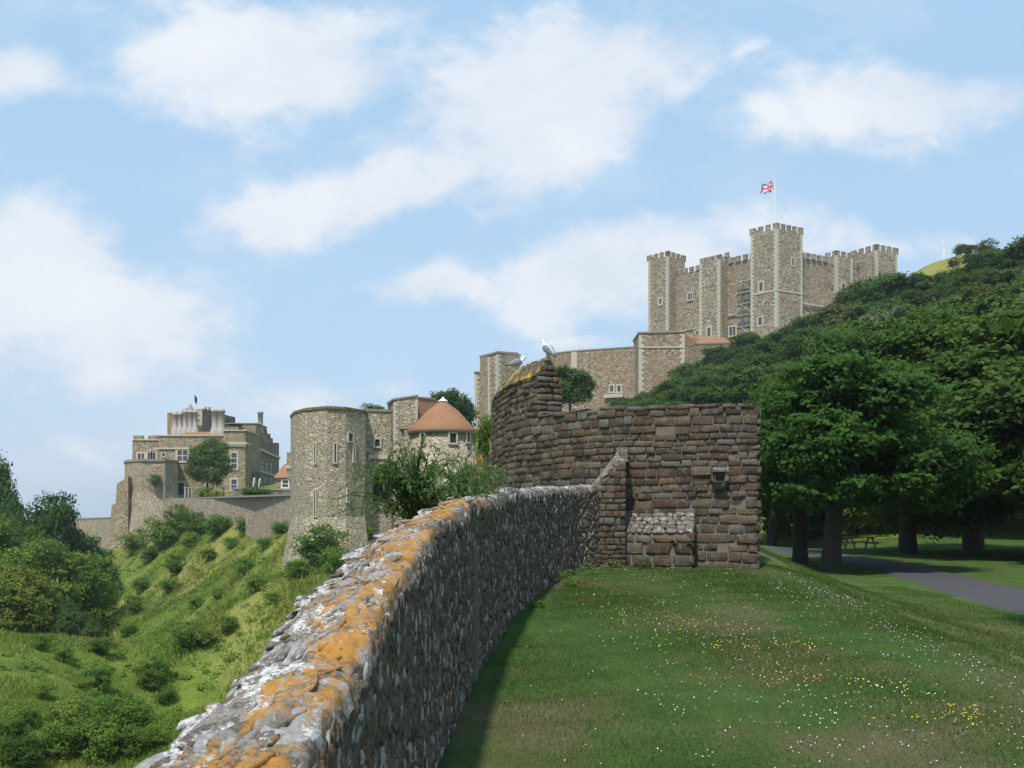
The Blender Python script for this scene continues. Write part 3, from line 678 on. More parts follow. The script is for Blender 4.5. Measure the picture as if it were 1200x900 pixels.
def lay(s0, s1, z0, z1, inner=False, hmin=.095, hmax=.16, lmin=.12, lmax=.33, outl=None, end_quoin=False):
    outl = outl if outl is not None else (Cc, Aa, Nn, Uu, Rn)
    z = z0
    while z < z1 - .05:
        h = r.uniform(hmin, hmax)
        if z + h > z1 - .06: h = z1 - z
        s_ = s0 - (0 if not inner else 0); first = True
        while s_ < s1 - .02:
            ln = r.uniform(lmin, lmax) * (1.15 if r.random() < .3 else 1)
            if s_ + ln > s1 - .1: ln = s1 - s_
            sm = s_ + ln / 2; x, y, tx, ty, nx_, ny_ = bframe(sm)
            off = (BT - .09 if inner else .09) + r.normal(0, .012)
            outl[0].append((x + nx_ * off, y + ny_ * off, z + h / 2 + r.normal(0, .005) + .012 * math.sin(sm * 2.3 + z * 1.7) + .008 * math.sin(sm * 5.1 + z * 3))); g_ = r.uniform(.003, .012)
            outl[1].append((tx * (ln / 2 - g_), ty * (ln / 2 - g_), (ln / 2) * r.normal(0, .025))); outl[2].append((nx_ * .10, ny_ * .10, 0)); outl[3].append((0, 0, h / 2 - r.uniform(.002, .010)))
            outl[4].append(r.random()); s_ += ln; first = False
        z += h
lay(0.0, Stot - 2, ZB, Z1); lay(0.0, Stot - 2, -.9, Z1, True)
stones('facing_blocks', np.array(Cc), np.array(Aa), np.array(Nn), np.array(Uu), M['iron'], bast, n=4, e=12, jit=.035, shear=.035, seed=33, rnd=np.array(Rn))
# end face (to the right) and the wall-top course
Cc, Aa, Nn, Uu, Rn = [], [], [], [], []
x, y, tx, ty, nx_, ny_ = bframe(0.0); z = ZB
while z < Z1 - .05:
    h = min(r.uniform(.09, .17), Z1 - z)
    if Z1 - (z + h) < .06: h = Z1 - z
    for a_, b_ in (((0, .5),) if r.random() < .4 else ((0, .27), (.27, .5))):
        o = (a_ + b_) / 2; jt = r.normal(.06, .022); Cc.append((x + nx_ * o + tx * jt, y + ny_ * o + ty * jt, z + h / 2)); Aa.append((nx_ * ((b_ - a_) / 2 - .006), ny_ * ((b_ - a_) / 2 - .006), 0)); Nn.append((tx * .1, ty * .1, 0)); Uu.append((0, 0, h / 2 - .008)); Rn.append(r.random())
    z += h
s_ = 0.02
while s_ < Stot - 2:
    ln = r.uniform(.2, .5); sm = s_ + ln / 2; x, y, tx, ty, nx_, ny_ = bframe(sm)
    if sm < Sg - .1:
        for a_, b_ in ((-.02, .26), (.26, .52)):
            o = (a_ + b_) / 2; Cc.append((x + nx_ * o, y + ny_ * o, Z1 + .005 + r.normal(0, .008))); Aa.append((tx * (ln / 2 - .006), ty * (ln / 2 - .006), 0)); Nn.append((nx_ * (b_ - a_) / 2, ny_ * (b_ - a_) / 2, 0)); Uu.append((0, 0, .035)); Rn.append(r.random())
    s_ += ln
stones('top_course', np.array(Cc), np.array(Aa), np.array(Nn), np.array(Uu), M['iron'], bast, n=4, e=9, jit=.05, shear=.08, seed=34, rnd=np.array(Rn))
# raised gabled section: courses up to the eaves, narrowing courses above, end face
Cc, Aa, Nn, Uu, Rn = [], [], [], [], []
lay(Sg, Stot - 2, Z1, ZE, False, .09, .15, .14, .36, (Cc, Aa, Nn, Uu, Rn)); lay(Sg, Stot - 2, Z1, ZI, True, .09, .15, .14, .36, (Cc, Aa, Nn, Uu, Rn))
x, y, tx, ty, nx_, ny_ = bframe(Sg); z = Z1
while z < ZA - .1:
    h = r.uniform(.08, .13); zm = z + h / 2; ol = 0 if zm < ZE else .14 * (zm - ZE) / (ZA - ZE); orr = BT if zm < ZI else lerp(BT, .30, (zm - ZI) / (ZA - ZI)); cuts = [ol] + ([lerp(ol, orr, r.uniform(.3, .7))] if r.random() < .65 and orr - ol > .25 else []) + [orr]
    for q in range(len(cuts) - 1):
        o = (cuts[q] + cuts[q + 1]) / 2; wz = cuts[q + 1] - cuts[q]; n_ = 1; Cc.append((x + nx_ * o + tx * .08, y + ny_ * o + ty * .08, z + h / 2)); hw = wz / n_ / 2 - .004; Aa.append((nx_ * hw, ny_ * hw, 0)); Nn.append((tx * .12, ty * .12, 0)); Uu.append((0, 0, h / 2 - .005)); Rn.append(r.random())
    z += h
stones('gable_blocks', np.array(Cc), np.array(Aa), np.array(Nn), np.array(Uu), M['iron'], bast, n=4, e=6, jit=.04, seed=35, rnd=np.array(Rn))
Cc, Aa, Nn, Uu, Rn = [], [], [], [], []
for side in (0, 1):
    for row in range(3):
        s_ = Sg + .03
        while s_ < Stot - 2:
            ln = r.uniform(.14, .34); sm = s_ + ln / 2; x, y, tx, ty, nx_, ny_ = bframe(sm); t = (row + .5) / 3
            o = t * .15 if side == 0 else BT - t * .2; z = lerp(ZE if side == 0 else ZI, ZA - .03, t)
            sg = 1 if side == 0 else -1; sl = Vector((nx_ * (.15 if side == 0 else .2) * sg, ny_ * (.15 if side == 0 else .2) * sg, ZA - (ZE if side == 0 else ZI))).normalized()
            up = Vector((tx, ty, 0)).cross(sl).normalized()
            Cc.append((x + nx_ * o, y + ny_ * o, z)); Aa.append((tx * (ln / 2 - .004), ty * (ln / 2 - .004), 0)); hw = .058 if side == 0 else .09; Nn.append(tuple(sl * hw)); Uu.append(tuple(up * .035)); Rn.append(r.random()); s_ += ln
stones('gable_roof_slabs', np.array(Cc), np.array(Aa), np.array(Nn), np.array(Uu), M['gold'], bast, n=4, e=8, jit=.05, seed=36, rnd=np.array(Rn))
Cc, Aa, Nn, Uu, Rn = [], [], [], [], []
s_ = Sg - .02
while s_ < Stot - 2:
    ln = r.uniform(.22, .4); sm = s_ + ln / 2; x, y, tx, ty, nx_, ny_ = bframe(sm)
    Cc.append((x + nx_ * .22, y + ny_ * .22, ZA)); Aa.append((tx * ln / 2, ty * ln / 2, r.normal(0, .012))); Nn.append((nx_ * .085, ny_ * .085, 0)); Uu.append((0, 0, .05)); Rn.append(r.random()); s_ += ln
stones('ridge_stones', np.array(Cc), np.array(Aa), np.array(Nn), np.array(Uu), M['ledge'], bast, n=3, e=3, jit=.06, seed=37, rnd=np.array(Rn))
# sloping ledge at the foot of the wall
def splane(px): return float(np.interp((px - 600) / F, (bc[:, 0] / bc[:, 1])[::-1], bl[::-1]))
s_a, s_b = splane(813), splane(738)
mb = MB(); v = []
for s_ in (s_a, s_b):
    x, y, tx, ty, nx_, ny_ = bframe(s_)
    for o, z in ((.02, -1.2), (-.38, -1.2), (-.38, -.22), (.02, .10)): v.append((x + nx_ * o, y + ny_ * o, z))
mb.add(v, [(0, 1, 5, 4), (1, 2, 6, 5), (2, 3, 7, 6), (0, 3, 2, 1), (4, 5, 6, 7)])
led = mb.obj('ledge', M['ironmortar'], bast)
Cc, Aa, Nn, Uu, Rn = [], [], [], [], []
for zz, hh in ((-.80, .085), (-.62, .085), (-.43, .09), (-.29, .05)):
    s_ = s_a
    while s_ < s_b - .02:
        ln = min(r.uniform(.18, .42), s_b - s_); x, y, tx, ty, nx_, ny_ = bframe(s_ + ln / 2); Cc.append((x - nx_ * .33, y - ny_ * .33, zz)); Aa.append((tx * (ln / 2 - .008), ty * (ln / 2 - .008), 0)); Nn.append((nx_ * .07, ny_ * .07, 0)); Uu.append((0, 0, hh)); Rn.append(r.random()); s_ += ln
for zz in (-.80, -.62, -.43, -.25, -.08):
    x, y, tx, ty, nx_, ny_ = bframe(s_a); o = -.2 if zz < -.2 else -.1; Cc.append((x + nx_ * o + tx * .02, y + ny_ * o + ty * .02, zz)); Aa.append((nx_ * (.2 if zz < -.2 else .1), ny_ * (.2 if zz < -.2 else .1), 0)); Nn.append((tx * .06, ty * .06, 0)); Uu.append((0, 0, .08)); Rn.append(r.random())
stones('ledge_blocks', np.array(Cc), np.array(Aa), np.array(Nn), np.array(Uu), M['iron'], led, n=4, e=6, jit=.04, seed=38, rnd=np.array(Rn))
Cc, Aa, Nn, Uu, Rn = [], [], [], [], []
for row in range(5):
    s_ = s_a - .02
    while s_ < s_b:
        ln = r.uniform(.08, .22); x, y, tx, ty, nx_, ny_ = bframe(s_ + ln / 2); t = (row + .5) / 5; o = lerp(-.38, 0, t); z = lerp(-.20, .11, t)
        sl = Vector((nx_ * .4, ny_ * .4, .31)).normalized(); up = Vector((tx, ty, 0)).cross(sl).normalized()
        Cc.append((x + nx_ * o, y + ny_ * o, z)); Aa.append((tx * (ln / 2 - .003), ty * (ln / 2 - .003), 0)); Nn.append(tuple(sl * .05)); Uu.append(tuple(up * r.uniform(.015, .035))); Rn.append(r.random()); s_ += ln
stones('ledge_slabs', np.array(Cc), np.array(Aa), np.array(Nn), np.array(Uu), M['ledge'], led, n=3, e=4, jit=.08, seed=39, rnd=np.array(Rn))
# raked buttress where the low wall meets the bastion
bq = [(686, 578, 15.22), (727, 541, 15.22), (733, 541, 15.25)]; bk = [(697, 572, 15.66), (724, 529, 15.66), (733.5, 525, 15.66)]
mb = MB(); v = [(*P(686, 15.22), -1.2), (*P(733, 15.25), -1.2), (*P(733.5, 15.66), -1.2), (*P(697, 15.66), -1.2)]
v += [(*P(a, c_), Zof(b, c_)) for a, b, c_ in bq] + [(*P(a, c_), Zof(b, c_)) for a, b, c_ in bk]
mb.add(v, [(0, 1, 6, 5, 4), (1, 2, 9, 6), (4, 5, 8, 7), (5, 6, 9, 8), (0, 4, 7, 3)])
btr = mb.obj('buttress', M['ironmortar'], wall)
Cc, Aa, Nn, Uu, Rn = [], [], [], [], []
q0, q1, q2, q3 = [Vector(v[i]) for i in (4, 5, 8, 7)]
nn_ = (q1 - q0).cross(q3 - q0).normalized(); nn_ = nn_ if nn_.z > 0 else -nn_
for i in range(9):
    for j in range(5):
        a_, b_ = (i + r.uniform(.2, .8)) / 9, (j + r.uniform(.2, .8)) / 5; p = q0.lerp(q1, a_).lerp(q3.lerp(q2, a_), b_); d1 = (q1 - q0).normalized(); d2 = nn_.cross(d1)
        Cc.append(tuple(p)); Aa.append(tuple(d1 * r.uniform(.03, .06))); Nn.append(tuple(d2 * r.uniform(.03, .06))); Uu.append(tuple(nn_ * .022)); Rn.append(r.random())
for i in range(6):
    p = Vector(v[6]).lerp(Vector(v[9]), (i + .5) / 6) + Vector((-.03, 0, .0)); Cc.append(tuple(p)); Aa.append((.07, 0, 0)); Nn.append((0, .045, 0)); Uu.append((0, 0, .03)); Rn.append(r.random())
stones('buttress_slabs', np.array(Cc), np.array(Aa), np.array(Nn), np.array(Uu), M['ledge'], btr, n=3, e=4, jit=.08, seed=44, rnd=np.array(Rn))
Cc, Aa, Nn, Uu, Rn = [], [], [], [], []
z = -.95; xr_ = P(733, 15.22)[0]
while z < Zof(545, 15.22):
    h = r.uniform(.07, .12); zm = z + h / 2; xl_ = P(np.interp(HY - zm * F / 15.22, [545, 580], [724, 687]), 15.22)[0]; s_ = float(xl_)
    while s_ < xr_ - .03:
        ln = min(r.uniform(.08, .24), xr_ - s_); ln = xr_ - s_ if xr_ - s_ - ln < .06 else ln
        Cc.append((s_ + ln / 2, 15.26 + r.normal(0, .006), zm)); Aa.append((ln / 2 - .004, 0, 0)); Nn.append((0, -.07, 0)); Uu.append((0, 0, h / 2 - .004)); Rn.append(r.random()); s_ += ln
    for q_ in (0, 1):
        Cc.append((xr_ - .04, 15.34 + q_ * .2 + r.normal(0, .01), zm + q_ * .03)); Aa.append((0, .095, 0)); Nn.append((.06, 0, 0)); Uu.append((0, 0, h / 2 - .004)); Rn.append(r.random())
    z += h
stones('buttress_stones', np.array(Cc), np.array(Aa), np.array(Nn), np.array(Uu), M['iron'], btr, n=4, e=9, jit=.05, shear=.06, seed=45, rnd=np.array(Rn))
# stone water spout
s_ = splane(843); x, y, tx, ty, nx_, ny_ = bframe(s_); mb = MB(); zc = .62
c = Vector((x, y, zc)); out = Vector((-nx_, -ny_, 0)); t_ = Vector((tx, ty, 0))
def spt(a, b, z): p = c + out * a + t_ * b; return (p.x, p.y, zc + z)
mb.add([spt(-.05, -.11, .0), spt(-.05, .11, .0), spt(.20, .10, -.02), spt(.20, -.10, -.02), spt(-.05, -.08, -.14), spt(-.05, .08, -.14), spt(.13, .055, -.13), spt(.13, -.055, -.13)], [(0, 1, 2, 3), (7, 6, 5, 4), (0, 3, 7, 4), (1, 5, 6, 2), (3, 2, 6, 7)])
sp = mb.obj('spout_bowl', M['ledge'], bast)
mb = MB()
mb.box((x + out.x * .05, y + out.y * .05, zc + .17), (.26, .2, .07)); mb.box((x + out.x * .03 + tx * .1, y + out.y * .03 + ty * .1, zc + .07), (.06, .14, .15)); mb.box((x + out.x * .03 - tx * .1, y + out.y * .03 - ty * .1, zc + .07), (.06, .14, .15))
mb.obj('spout_hood', M['ledge'], bast)

# ------------------------------------------------------------------ building helpers
def isect(px, A, B):
    """plan point on line A-B seen at photo column px"""
    k = (px - 600) / F; d = (B[0] - A[0], B[1] - A[1]); den = d[0] - k * d[1]
    t = (k * A[1] - A[0]) / den; return (A[0] + d[0] * t, A[1] + d[1] * t)
class Face:
    """a vertical wall plane through plan points A,B; outward normal points towards the camera side"""
    def __init__(s, A, B):
        s.A = A; s.B = B; d = Vector((B[0] - A[0], B[1] - A[1])); s.len = d.length; s.d = d / s.len
        n = Vector((s.d.y, -s.d.x)); s.n = n if n.dot(Vector(A) * -1) > 0 else -n
    def at(s, px, off=0.0):
        p = isect(px, s.A, s.B); return (p[0] + s.n.x * off, p[1] + s.n.y * off)
    def z(s, px, py): return Zof(py, isect(px, s.A, s.B)[1])
    def slab(s, mb, c, z0, z1, w, off, dep, mi=0):
        """box on the face: centre plan point c, half-open depth from off-dep .. off"""
        rz = math.atan2(s.d.y, s.d.x); cc = (c[0] + s.n.x * (off - dep / 2), c[1] + s.n.y * (off - dep / 2), (z0 + z1) / 2)
        mb.box(cc, (w, dep, z1 - z0), rz, mi)
def window(face, px, y0, y1, w, parent, name='window', fr=.12, frame_mat='ashlar', pane='glass', mull=0, arch=False, trans=0, z0=None, z1=None):
    c = face.at(px); Yc = c[1]; z1 = Zof(y0, Yc) if z1 is None else z1; z0 = Zof(y1, Yc) if z0 is None else z0
    mb = MB(); W_ = w
    def sl(du, za, zb, ww, off, dep): face.slab(mb, (c[0] + face.d.x * du, c[1] + face.d.y * du), za, zb, ww, off, dep)
    sl(-(W_ / 2 + fr / 2), z0 - fr, z1 + fr, fr, .14, .3); sl(W_ / 2 + fr / 2, z0 - fr, z1 + fr, fr, .14, .3)
    sl(0, z1, z1 + fr, W_ - .01, .13, .3); sl(0, z0 - fr, z0, W_ - .01, .15, .3)
    for k in range(mull): sl(-W_ / 2 + W_ * (k + 1) / (mull + 1), z0, z1, fr * .5, .10, .2)
    for k in range(trans): zz = z0 + (z1 - z0) * (k + 1) / (trans + 1); sl(0, zz - fr * .25, zz + fr * .25, W_, .095, .2)
    if arch:
        n = 7; pts = []
        for i in range(n + 1):
            a = math.pi * i / n; pts.append((math.cos(a) * (W_ / 2 + fr / 2), z1 + fr * .3 + math.sin(a) * (W_ / 2 + fr / 2)))
        for i in range(n):
            p, q = pts[i], pts[i + 1]; A_ = (c[0] + face.d.x * p[0] + face.n.x * .06, c[1] + face.d.y * p[0] + face.n.y * .06, p[1]); B_ = (c[0] + face.d.x * q[0] + face.n.x * .06, c[1] + face.d.y * q[0] + face.n.y * .06, q[1])
            mb.bar(A_, B_, fr, .2)
    f = mb.obj(name, M[frame_mat], parent)
    mb = MB(); face.slab(mb, c, z0 + .002, z1 - .002, W_, .03, .1); mb.obj('pane', M[pane], f)
    return f
def battlement(mb, A, B, z, mer=1.2, gap=.9, h=1.1, th=.6, n=None, inset=0.0, cap=None):
    """merlons along A-B standing on height z"""
    d = Vector((B[0] - A[0], B[1] - A[1])); L_ = d.length; d = d / L_; k = n or max(1, int(round((L_ + gap) / (mer + gap)))); sc = L_ / (k * mer + (k - 1) * gap) if k > 1 else 1
    rz = math.atan2(d.y, d.x); s_ = 0
    nn = Vector((d.y, -d.x)); nn = nn if nn.dot(Vector((A[0], A[1])) * -1) > 0 else -nn
    for i in range(k):
        c = s_ + mer * sc / 2; p = (A[0] + d.x * c - nn.x * (th / 2 + inset), A[1] + d.y * c - nn.y * (th / 2 + inset))
        mb.box((p[0], p[1], z + h / 2 - .05), (mer * sc, th, h + .1), rz)
        if cap is not None: cap.box((p[0], p[1], z + h + .09), (mer * sc + .12, th + .15, .2), rz)
        s_ += (mer + gap) * sc
def quoin(mb, corner, z0, z1, dA, dB, h=.55, a=.95, b=.55, t=.06):
    """toothed pale stones up a corner; dA,dB unit plan directions along the two faces"""
    z = z0; k = 0
    while z < z1 - .1:
        la, lb = (a, b) if k % 2 else (b, a); hh = min(h, z1 - z)
        ca = Vector(corner) - Vector(dA) * t - Vector(dB) * t
        pts = [ca, ca + Vector(dA) * (la + t), ca + Vector(dA) * (la + t) + Vector(dB) * .5, ca + Vector(dA) * .5 + Vector(dB) * .5, ca + Vector(dB) * (lb + t) + Vector(dA) * .5, ca + Vector(dB) * (lb + t)]
        n = len(pts); v = [(p.x, p.y, z + .01) for p in pts] + [(p.x, p.y, z + hh - .01) for p in pts]
        mb.add(v, [(i, (i + 1) % n, n + (i + 1) % n, n + i) for i in range(n)] + [tuple(range(n, 2 * n)), tuple(reversed(range(n)))])
        z += h; k += 1
def add2(p, *ds):
    x, y = p
    for d, s_ in ds: x += d[0] * s_; y += d[1] * s_
    return (x, y)
def dome(mb, c, r, h): mb.lathe(c, [(r, 0), (r * .8, h * .55), (r * .4, h * .9), (.01, h)], 10)

# ------------------------------------------------------------------ the great keep
keep = thing('castle_keep', 'great square castle keep with battlemented corner towers at the top of the wooded hill', 'castle', (75, 275, 44))
U = KU; Vv = KV; NL = (-.73, -.68); NR = (.5, -.87); ZT = 78.0; ZM = 72.6; ZB0 = 40.0; PR = 3.5
def fl(s, inn=0.0): return add2(KC, (U, s), (NL, -inn))        # along the left front, inn metres inwards
def fr_(t, inn=0.0): return add2(KC, (Vv, t), (NR, -inn))
mb = MB(); top = MB(); cap = MB()
def polybox(p, z1, z0=ZB0): mb.prism(p, z0, z1)
# main block
A0 = fl(3.5, PR); cW = add2(KC, (NL, -PR), (NR, -3.0))
bl_ = [cW, fl(42, PR), add2(KC, (U, 42), (Vv, 46)), add2(KC, (Vv, 46), (NR, -3.0))]
polybox(bl_, ZM - 1.0)
body = mb.obj('wall', M['keep'], keep)
def turret(nm, poly, z1, bats, mh=1.3, quo=(), lab=None, mer=1.25, gap=1.0):
    m = MB(); base = poly
    cx = sum(p[0] for p in poly) / 4; cy = sum(p[1] for p in poly) / 4
    bs = [(cx + (p[0] - cx) * 1.10, cy + (p[1] - cy) * 1.10) for p in poly]; zmid = ZB0 + 13
    m.prism(poly, zmid, z1 - mh); m.prism(poly, ZB0 - 2, zmid, base=bs)
    t_ = m.obj(nm, M['keep'], keep, label=lab)
    for a, b in bats:
        b_ = MB(); cp = MB(); battlement(b_, a, b, z1 - mh, mer, gap, mh, .6, cap=cp); bo = b_.obj('battlement', M['keep'], t_); cp.obj('merlon_cap', M['ashlar'], t_)
    for c, dA, dB in quo: q = MB(); quoin(q, c, ZB0 + 6, z1 - mh, dA, dB); q.obj('corner_stones', M['ashlar'], t_)
    return t_
def sqr(c0, d1, l1, d2, l2): return [c0, add2(c0, (d1, l1)), add2(c0, (d1, l1), (d2, l2)), add2(c0, (d2, l2))]
nU = (-U[0], -U[1]); nV = (-Vv[0], -Vv[1]); iL = (-NL[0], -NL[1]); iR = (-NR[0], -NR[1])
p = sqr(KC, U, 7.9, Vv, 9.3); T1 = turret('corner_tower', p, ZT + .2, [(p[0], p[1]), (p[0], p[3]), (p[1], p[2]), (p[3], p[2])], 1.5, [(p[0], U, Vv), (p[1], nU, Vv), (p[3], U, nV)], 'tallest corner tower facing the camera, flagpole on top')
p = sqr(fl(35.9), U, 7.3, iL, 8); T2 = turret('corner_tower', p, ZT, [(p[0], p[1]), (p[0], p[3]), (p[1], p[2]), (p[3], p[2])], 1.4, [(p[0], U, iL), (p[1], nU, iL)], 'corner tower at the far left of the keep')
p = sqr(fl(18.0), U, 6.7, iL, 4); T3 = turret('buttress_tower', p, 73.4, [(p[0], p[1]), (p[0], p[3])], 1.2, [(p[0], U, iL), (p[1], nU, iL)])
p = sqr(fr_(22.2, 0.0), Vv, 6.4, iR, 4); T4 = turret('buttress_tower', p, 74.0, [(p[0], p[1]), (p[0], p[3])], 1.2, [(p[0], Vv, iR), (p[1], nV, iR)])
p = sqr(fr_(38.3), Vv, 8.7, iR, 8.7); T5 = turret('corner_tower', p, ZT, [(p[0], p[1]), (p[0], p[3]), (p[1], p[2]), (p[3], p[2])], 1.6, [(p[0], Vv, iR), (p[1], nV, iR)], 'corner tower at the far right of the keep')
p = sqr(fr_(34.4, 0), Vv, 2.2, iR, 2.6); T6 = turret('buttress_tower', p, 74.6, [], 0.1, [])
p = sqr(add2(KC, (U, 34), (Vv, 38)), U, 8, Vv, 8); T7 = turret('corner_tower', p, ZT + 3, [(p[0], p[1]), (p[0], p[3]), (p[1], p[2])], 1.6, [], 'rear corner tower just showing above the parapet')
for a, b in ((fl(9.2, PR), fl(17.6, PR)), (fl(25.2, PR), fl(35.5, PR)), (fr_(10, 3), fr_(22, 3)), (fr_(28.8, 3), fr_(38, 3))):
    b_ = MB(); cp = MB(); battlement(b_, a, b, ZM - 1.0, 1.3, 1.0, 1.3, .7, cap=cp); b_.obj('parapet', M['keep'], keep); cp.obj('parapet_cap', M['ashlar'], keep)
iu = MB(); a_ = add2(KC, (U, 26), (Vv, 12)); iu.prism(sqr(a_, U, 9, Vv, 3), 60, 76.2); battlement(iu, a_, add2(a_, (U, 9)), 76.2, 1.3, 1.1, 1.2, .6); iu.obj('inner_parapet', M['keep'], keep)
FLt = Face(KC, fl(7.9)); FLw = Face(fl(0, PR), fl(42, PR)); FL0 = Face(fl(0), fl(42)); FRt = Face(KC, fr_(9.3)); FRw = Face(fr_(0, 3), fr_(46, 3)); FR0 = Face(fr_(0), fr_(46))
def course(face, pxa, pxb, py, off=.12, h=.35, par=keep):
    a, b = face.at(pxa), face.at(pxb); m = MB(); z = Zof(py, (a[1] + b[1]) / 2); L_ = math.hypot(a[0] - b[0], a[1] - b[1]); face.slab(m, ((a[0] + b[0]) / 2, (a[1] + b[1]) / 2), z - h / 2, z + h / 2, L_, off, .3); return m.obj('string_course', M['ashlar'], par)
zc = Zof(341, 259)
def course_z(face, p, q, z, par, h=.4):
    m = MB(); c = ((p[0] + q[0]) / 2, (p[1] + q[1]) / 2); face.slab(m, c, z - h / 2, z + h / 2, math.hypot(p[0] - q[0], p[1] - q[1]) + .25, .16, .4); m.obj('string_course', M['ashlar'], par)
course_z(FLt, KC, fl(7.9), zc, T1); course_z(FRt, KC, fr_(9.3), zc, T1)
course_z(FRw, fr_(10, 3), fr_(22, 3), zc - 1.5, keep); course_z(FLw, fl(9, PR), fl(17.5, PR), zc - 3.5, keep, .25); course_z(FLw, fl(25, PR), fl(35.5, PR), zc - 5.5, keep, .25)
window(FLt, 892, 331, 341, 1.0, T1, mull=0, fr=.45); window(FLt, 891, 372, 381, 1.1, T1, fr=.4, arch=True); window(FRt, 929, 303, 311, .7, T1, fr=.35); window(FRt, 931, 347, 352, .5, T1, fr=.2)
window(FLw, 809, 344, 351, 1.5, keep, mull=1, fr=.35); window(FL0, 774, 350, 356, .9, T2, fr=.5); window(FL0, 824, 331, 335, .5, T3, fr=.3)
window(FL0, 831, 384, 394, 1.1, T3, fr=.5); window(FLw, 858.5, 383, 393, 2.0, keep, mull=1, fr=.45); window(FLw, 817, 388, 394, 1.0, keep, fr=.5); window(FR0, 988, 332, 340, 1.1, T4, fr=.4)
# scaffolding in the corner beside the tall tower
sc = thing('scaffolding', 'steel scaffolding with board decks standing in the corner beside the tall keep tower', 'scaffold', (66, 264, 50))
s0, s1 = 8.6, 12.6; zlo, zhi = Zof(398, 266), Zof(322, 266)
pts = [fl(s, i) for s in (s0, (s0 + s1) / 2, s1) for i in (PR - .25, PR - 1.5)]
for p in pts: mb = MB(); mb.tube([(p[0], p[1], zlo - 3), (p[0], p[1], zhi + 1)], [.07, .07], 6); mb.obj('upright', M['steel'], sc)
lv = np.linspace(zlo + 1, zhi - 1.2, 6)
for z in lv:
    for i in (PR - .25, PR - 1.5):
        a, b = fl(s0 - .3, i), fl(s1 + .9, i); mb = MB(); mb.tube([(a[0], a[1], z + 1), (b[0], b[1], z + 1)], [.05, .05], 6); mb.obj('ledger', M['steel'], sc)
    a, b = fl(s0 - .1, PR - .9), fl(s1 + 1.4, PR - .9); dk = MB(); dk.bar((a[0], a[1], z), (b[0], b[1], z), 1.1, .2); dk.obj('deck', M['plank'], sc)
mb = MB()
for k in range(5):
    a, b = fl(s0, PR - 1.6), fl(s1, PR - 1.6)
    if k % 2: a, b = b, a
    mb.tube([(a[0], a[1], lv[k]), (b[0], b[1], lv[k + 1])], [.06, .06], 6)
mb.obj('brace', M['steel'], sc)
# flagpole and flag
c = add2(KC, (U, 2.0), (Vv, 2.0)); zt = Zof(210, 260)
fp = thing('flagpole', 'white flagpole flying a red, white and blue flag on the tallest keep tower', 'flagpole', (c[0], c[1], 76))
fx = isect(907.5, (0, c[1]), (100, c[1])); mb = MB(); mb.tube([(fx[0], fx[1], 74), (fx[0], fx[1], zt)], [.22, .13], 10); mb.obj('pole', M['white'], fp)
mb = MB(); mb.tube([(fx[0], fx[1], zt), (fx[0], fx[1], zt + .25)], [.25, .2], 10); mb.obj('pole_cap', M['white'], fp)
fr_m = [petal('flag_blue', (.05, .07, .30)), petal('flag_white', (.78, .76, .76)), petal('flag_red', (.62, .04, .07))]
FW, FH, nf, mf = 4.6, 2.9, 60, 30
V = []; Fc = []; MI = []
for i in range(nf + 1):
    for j in range(mf + 1):
        u_, v_ = i / nf, j / mf
        x_ = -u_ * FW * (.80 - .05 * v_); sag = -u_ * .75 - (u_ ** 2) * .3; y_ = .45 * math.sin(u_ * 9 + v_ * 1.6) * u_ ** .5
        V.append((fx[0] + x_, fx[1] + y_ - .1, zt - .3 - FH * (1 - v_) * (1 - .10 * u_) + sag + .12 * math.sin(u_ * 8)))
def jack(u, v):
    x = (u - .5) * 2; y = (v - .5) * 1
    X_ = x * 30; Y_ = y * 30
    if abs(X_) < 3 or abs(Y_) < 3: return 2
    if abs(X_) < 5 or abs(Y_) < 5: return 1
    d = min(abs(X_ - 2 * Y_), abs(X_ + 2 * Y_)) / math.sqrt(5)
    if d < 3:
        dd = (X_ - 2 * Y_) if abs(X_ - 2 * Y_) < abs(X_ + 2 * Y_) else (X_ + 2 * Y_)
        s = (dd > 0) == (X_ > 0)
        return 2 if (d < 2 and s) else 1
    return 0
for i in range(nf):
    for j in range(mf):
        a = i * (mf + 1) + j; Fc.append((a, a + mf + 1, a + mf + 2, a + 1)); MI.append(jack((i + .5) / nf, (j + .5) / mf))
mb = MB(); mb.v = V; mb.f = Fc; mb.mi = MI; mb.n = len(V); mb.rnd = [0] * len(V); fo = mb.obj('flag', fr_m, fp, True)
# slim white mast beyond the wooded hill
my = 158; mx = P(1106, my); ms = thing('mast', 'slim white mast rising behind the wooded hill right of the keep', 'mast', (mx[0], mx[1], gz(*mx))); mb = MB(); mb.tube([(mx[0], mx[1], gz(*mx) - 1), (mx[0], mx[1], Zof(285, my))], [.16, .11], 8); mb.obj('pole', M['white'], ms); mb = MB(); mb.lathe((mx[0], mx[1], Zof(285, my)), [(.16, 0), (.16, .2), (.02, .35)], 8); mb.obj('pole_cap', M['white'], ms)

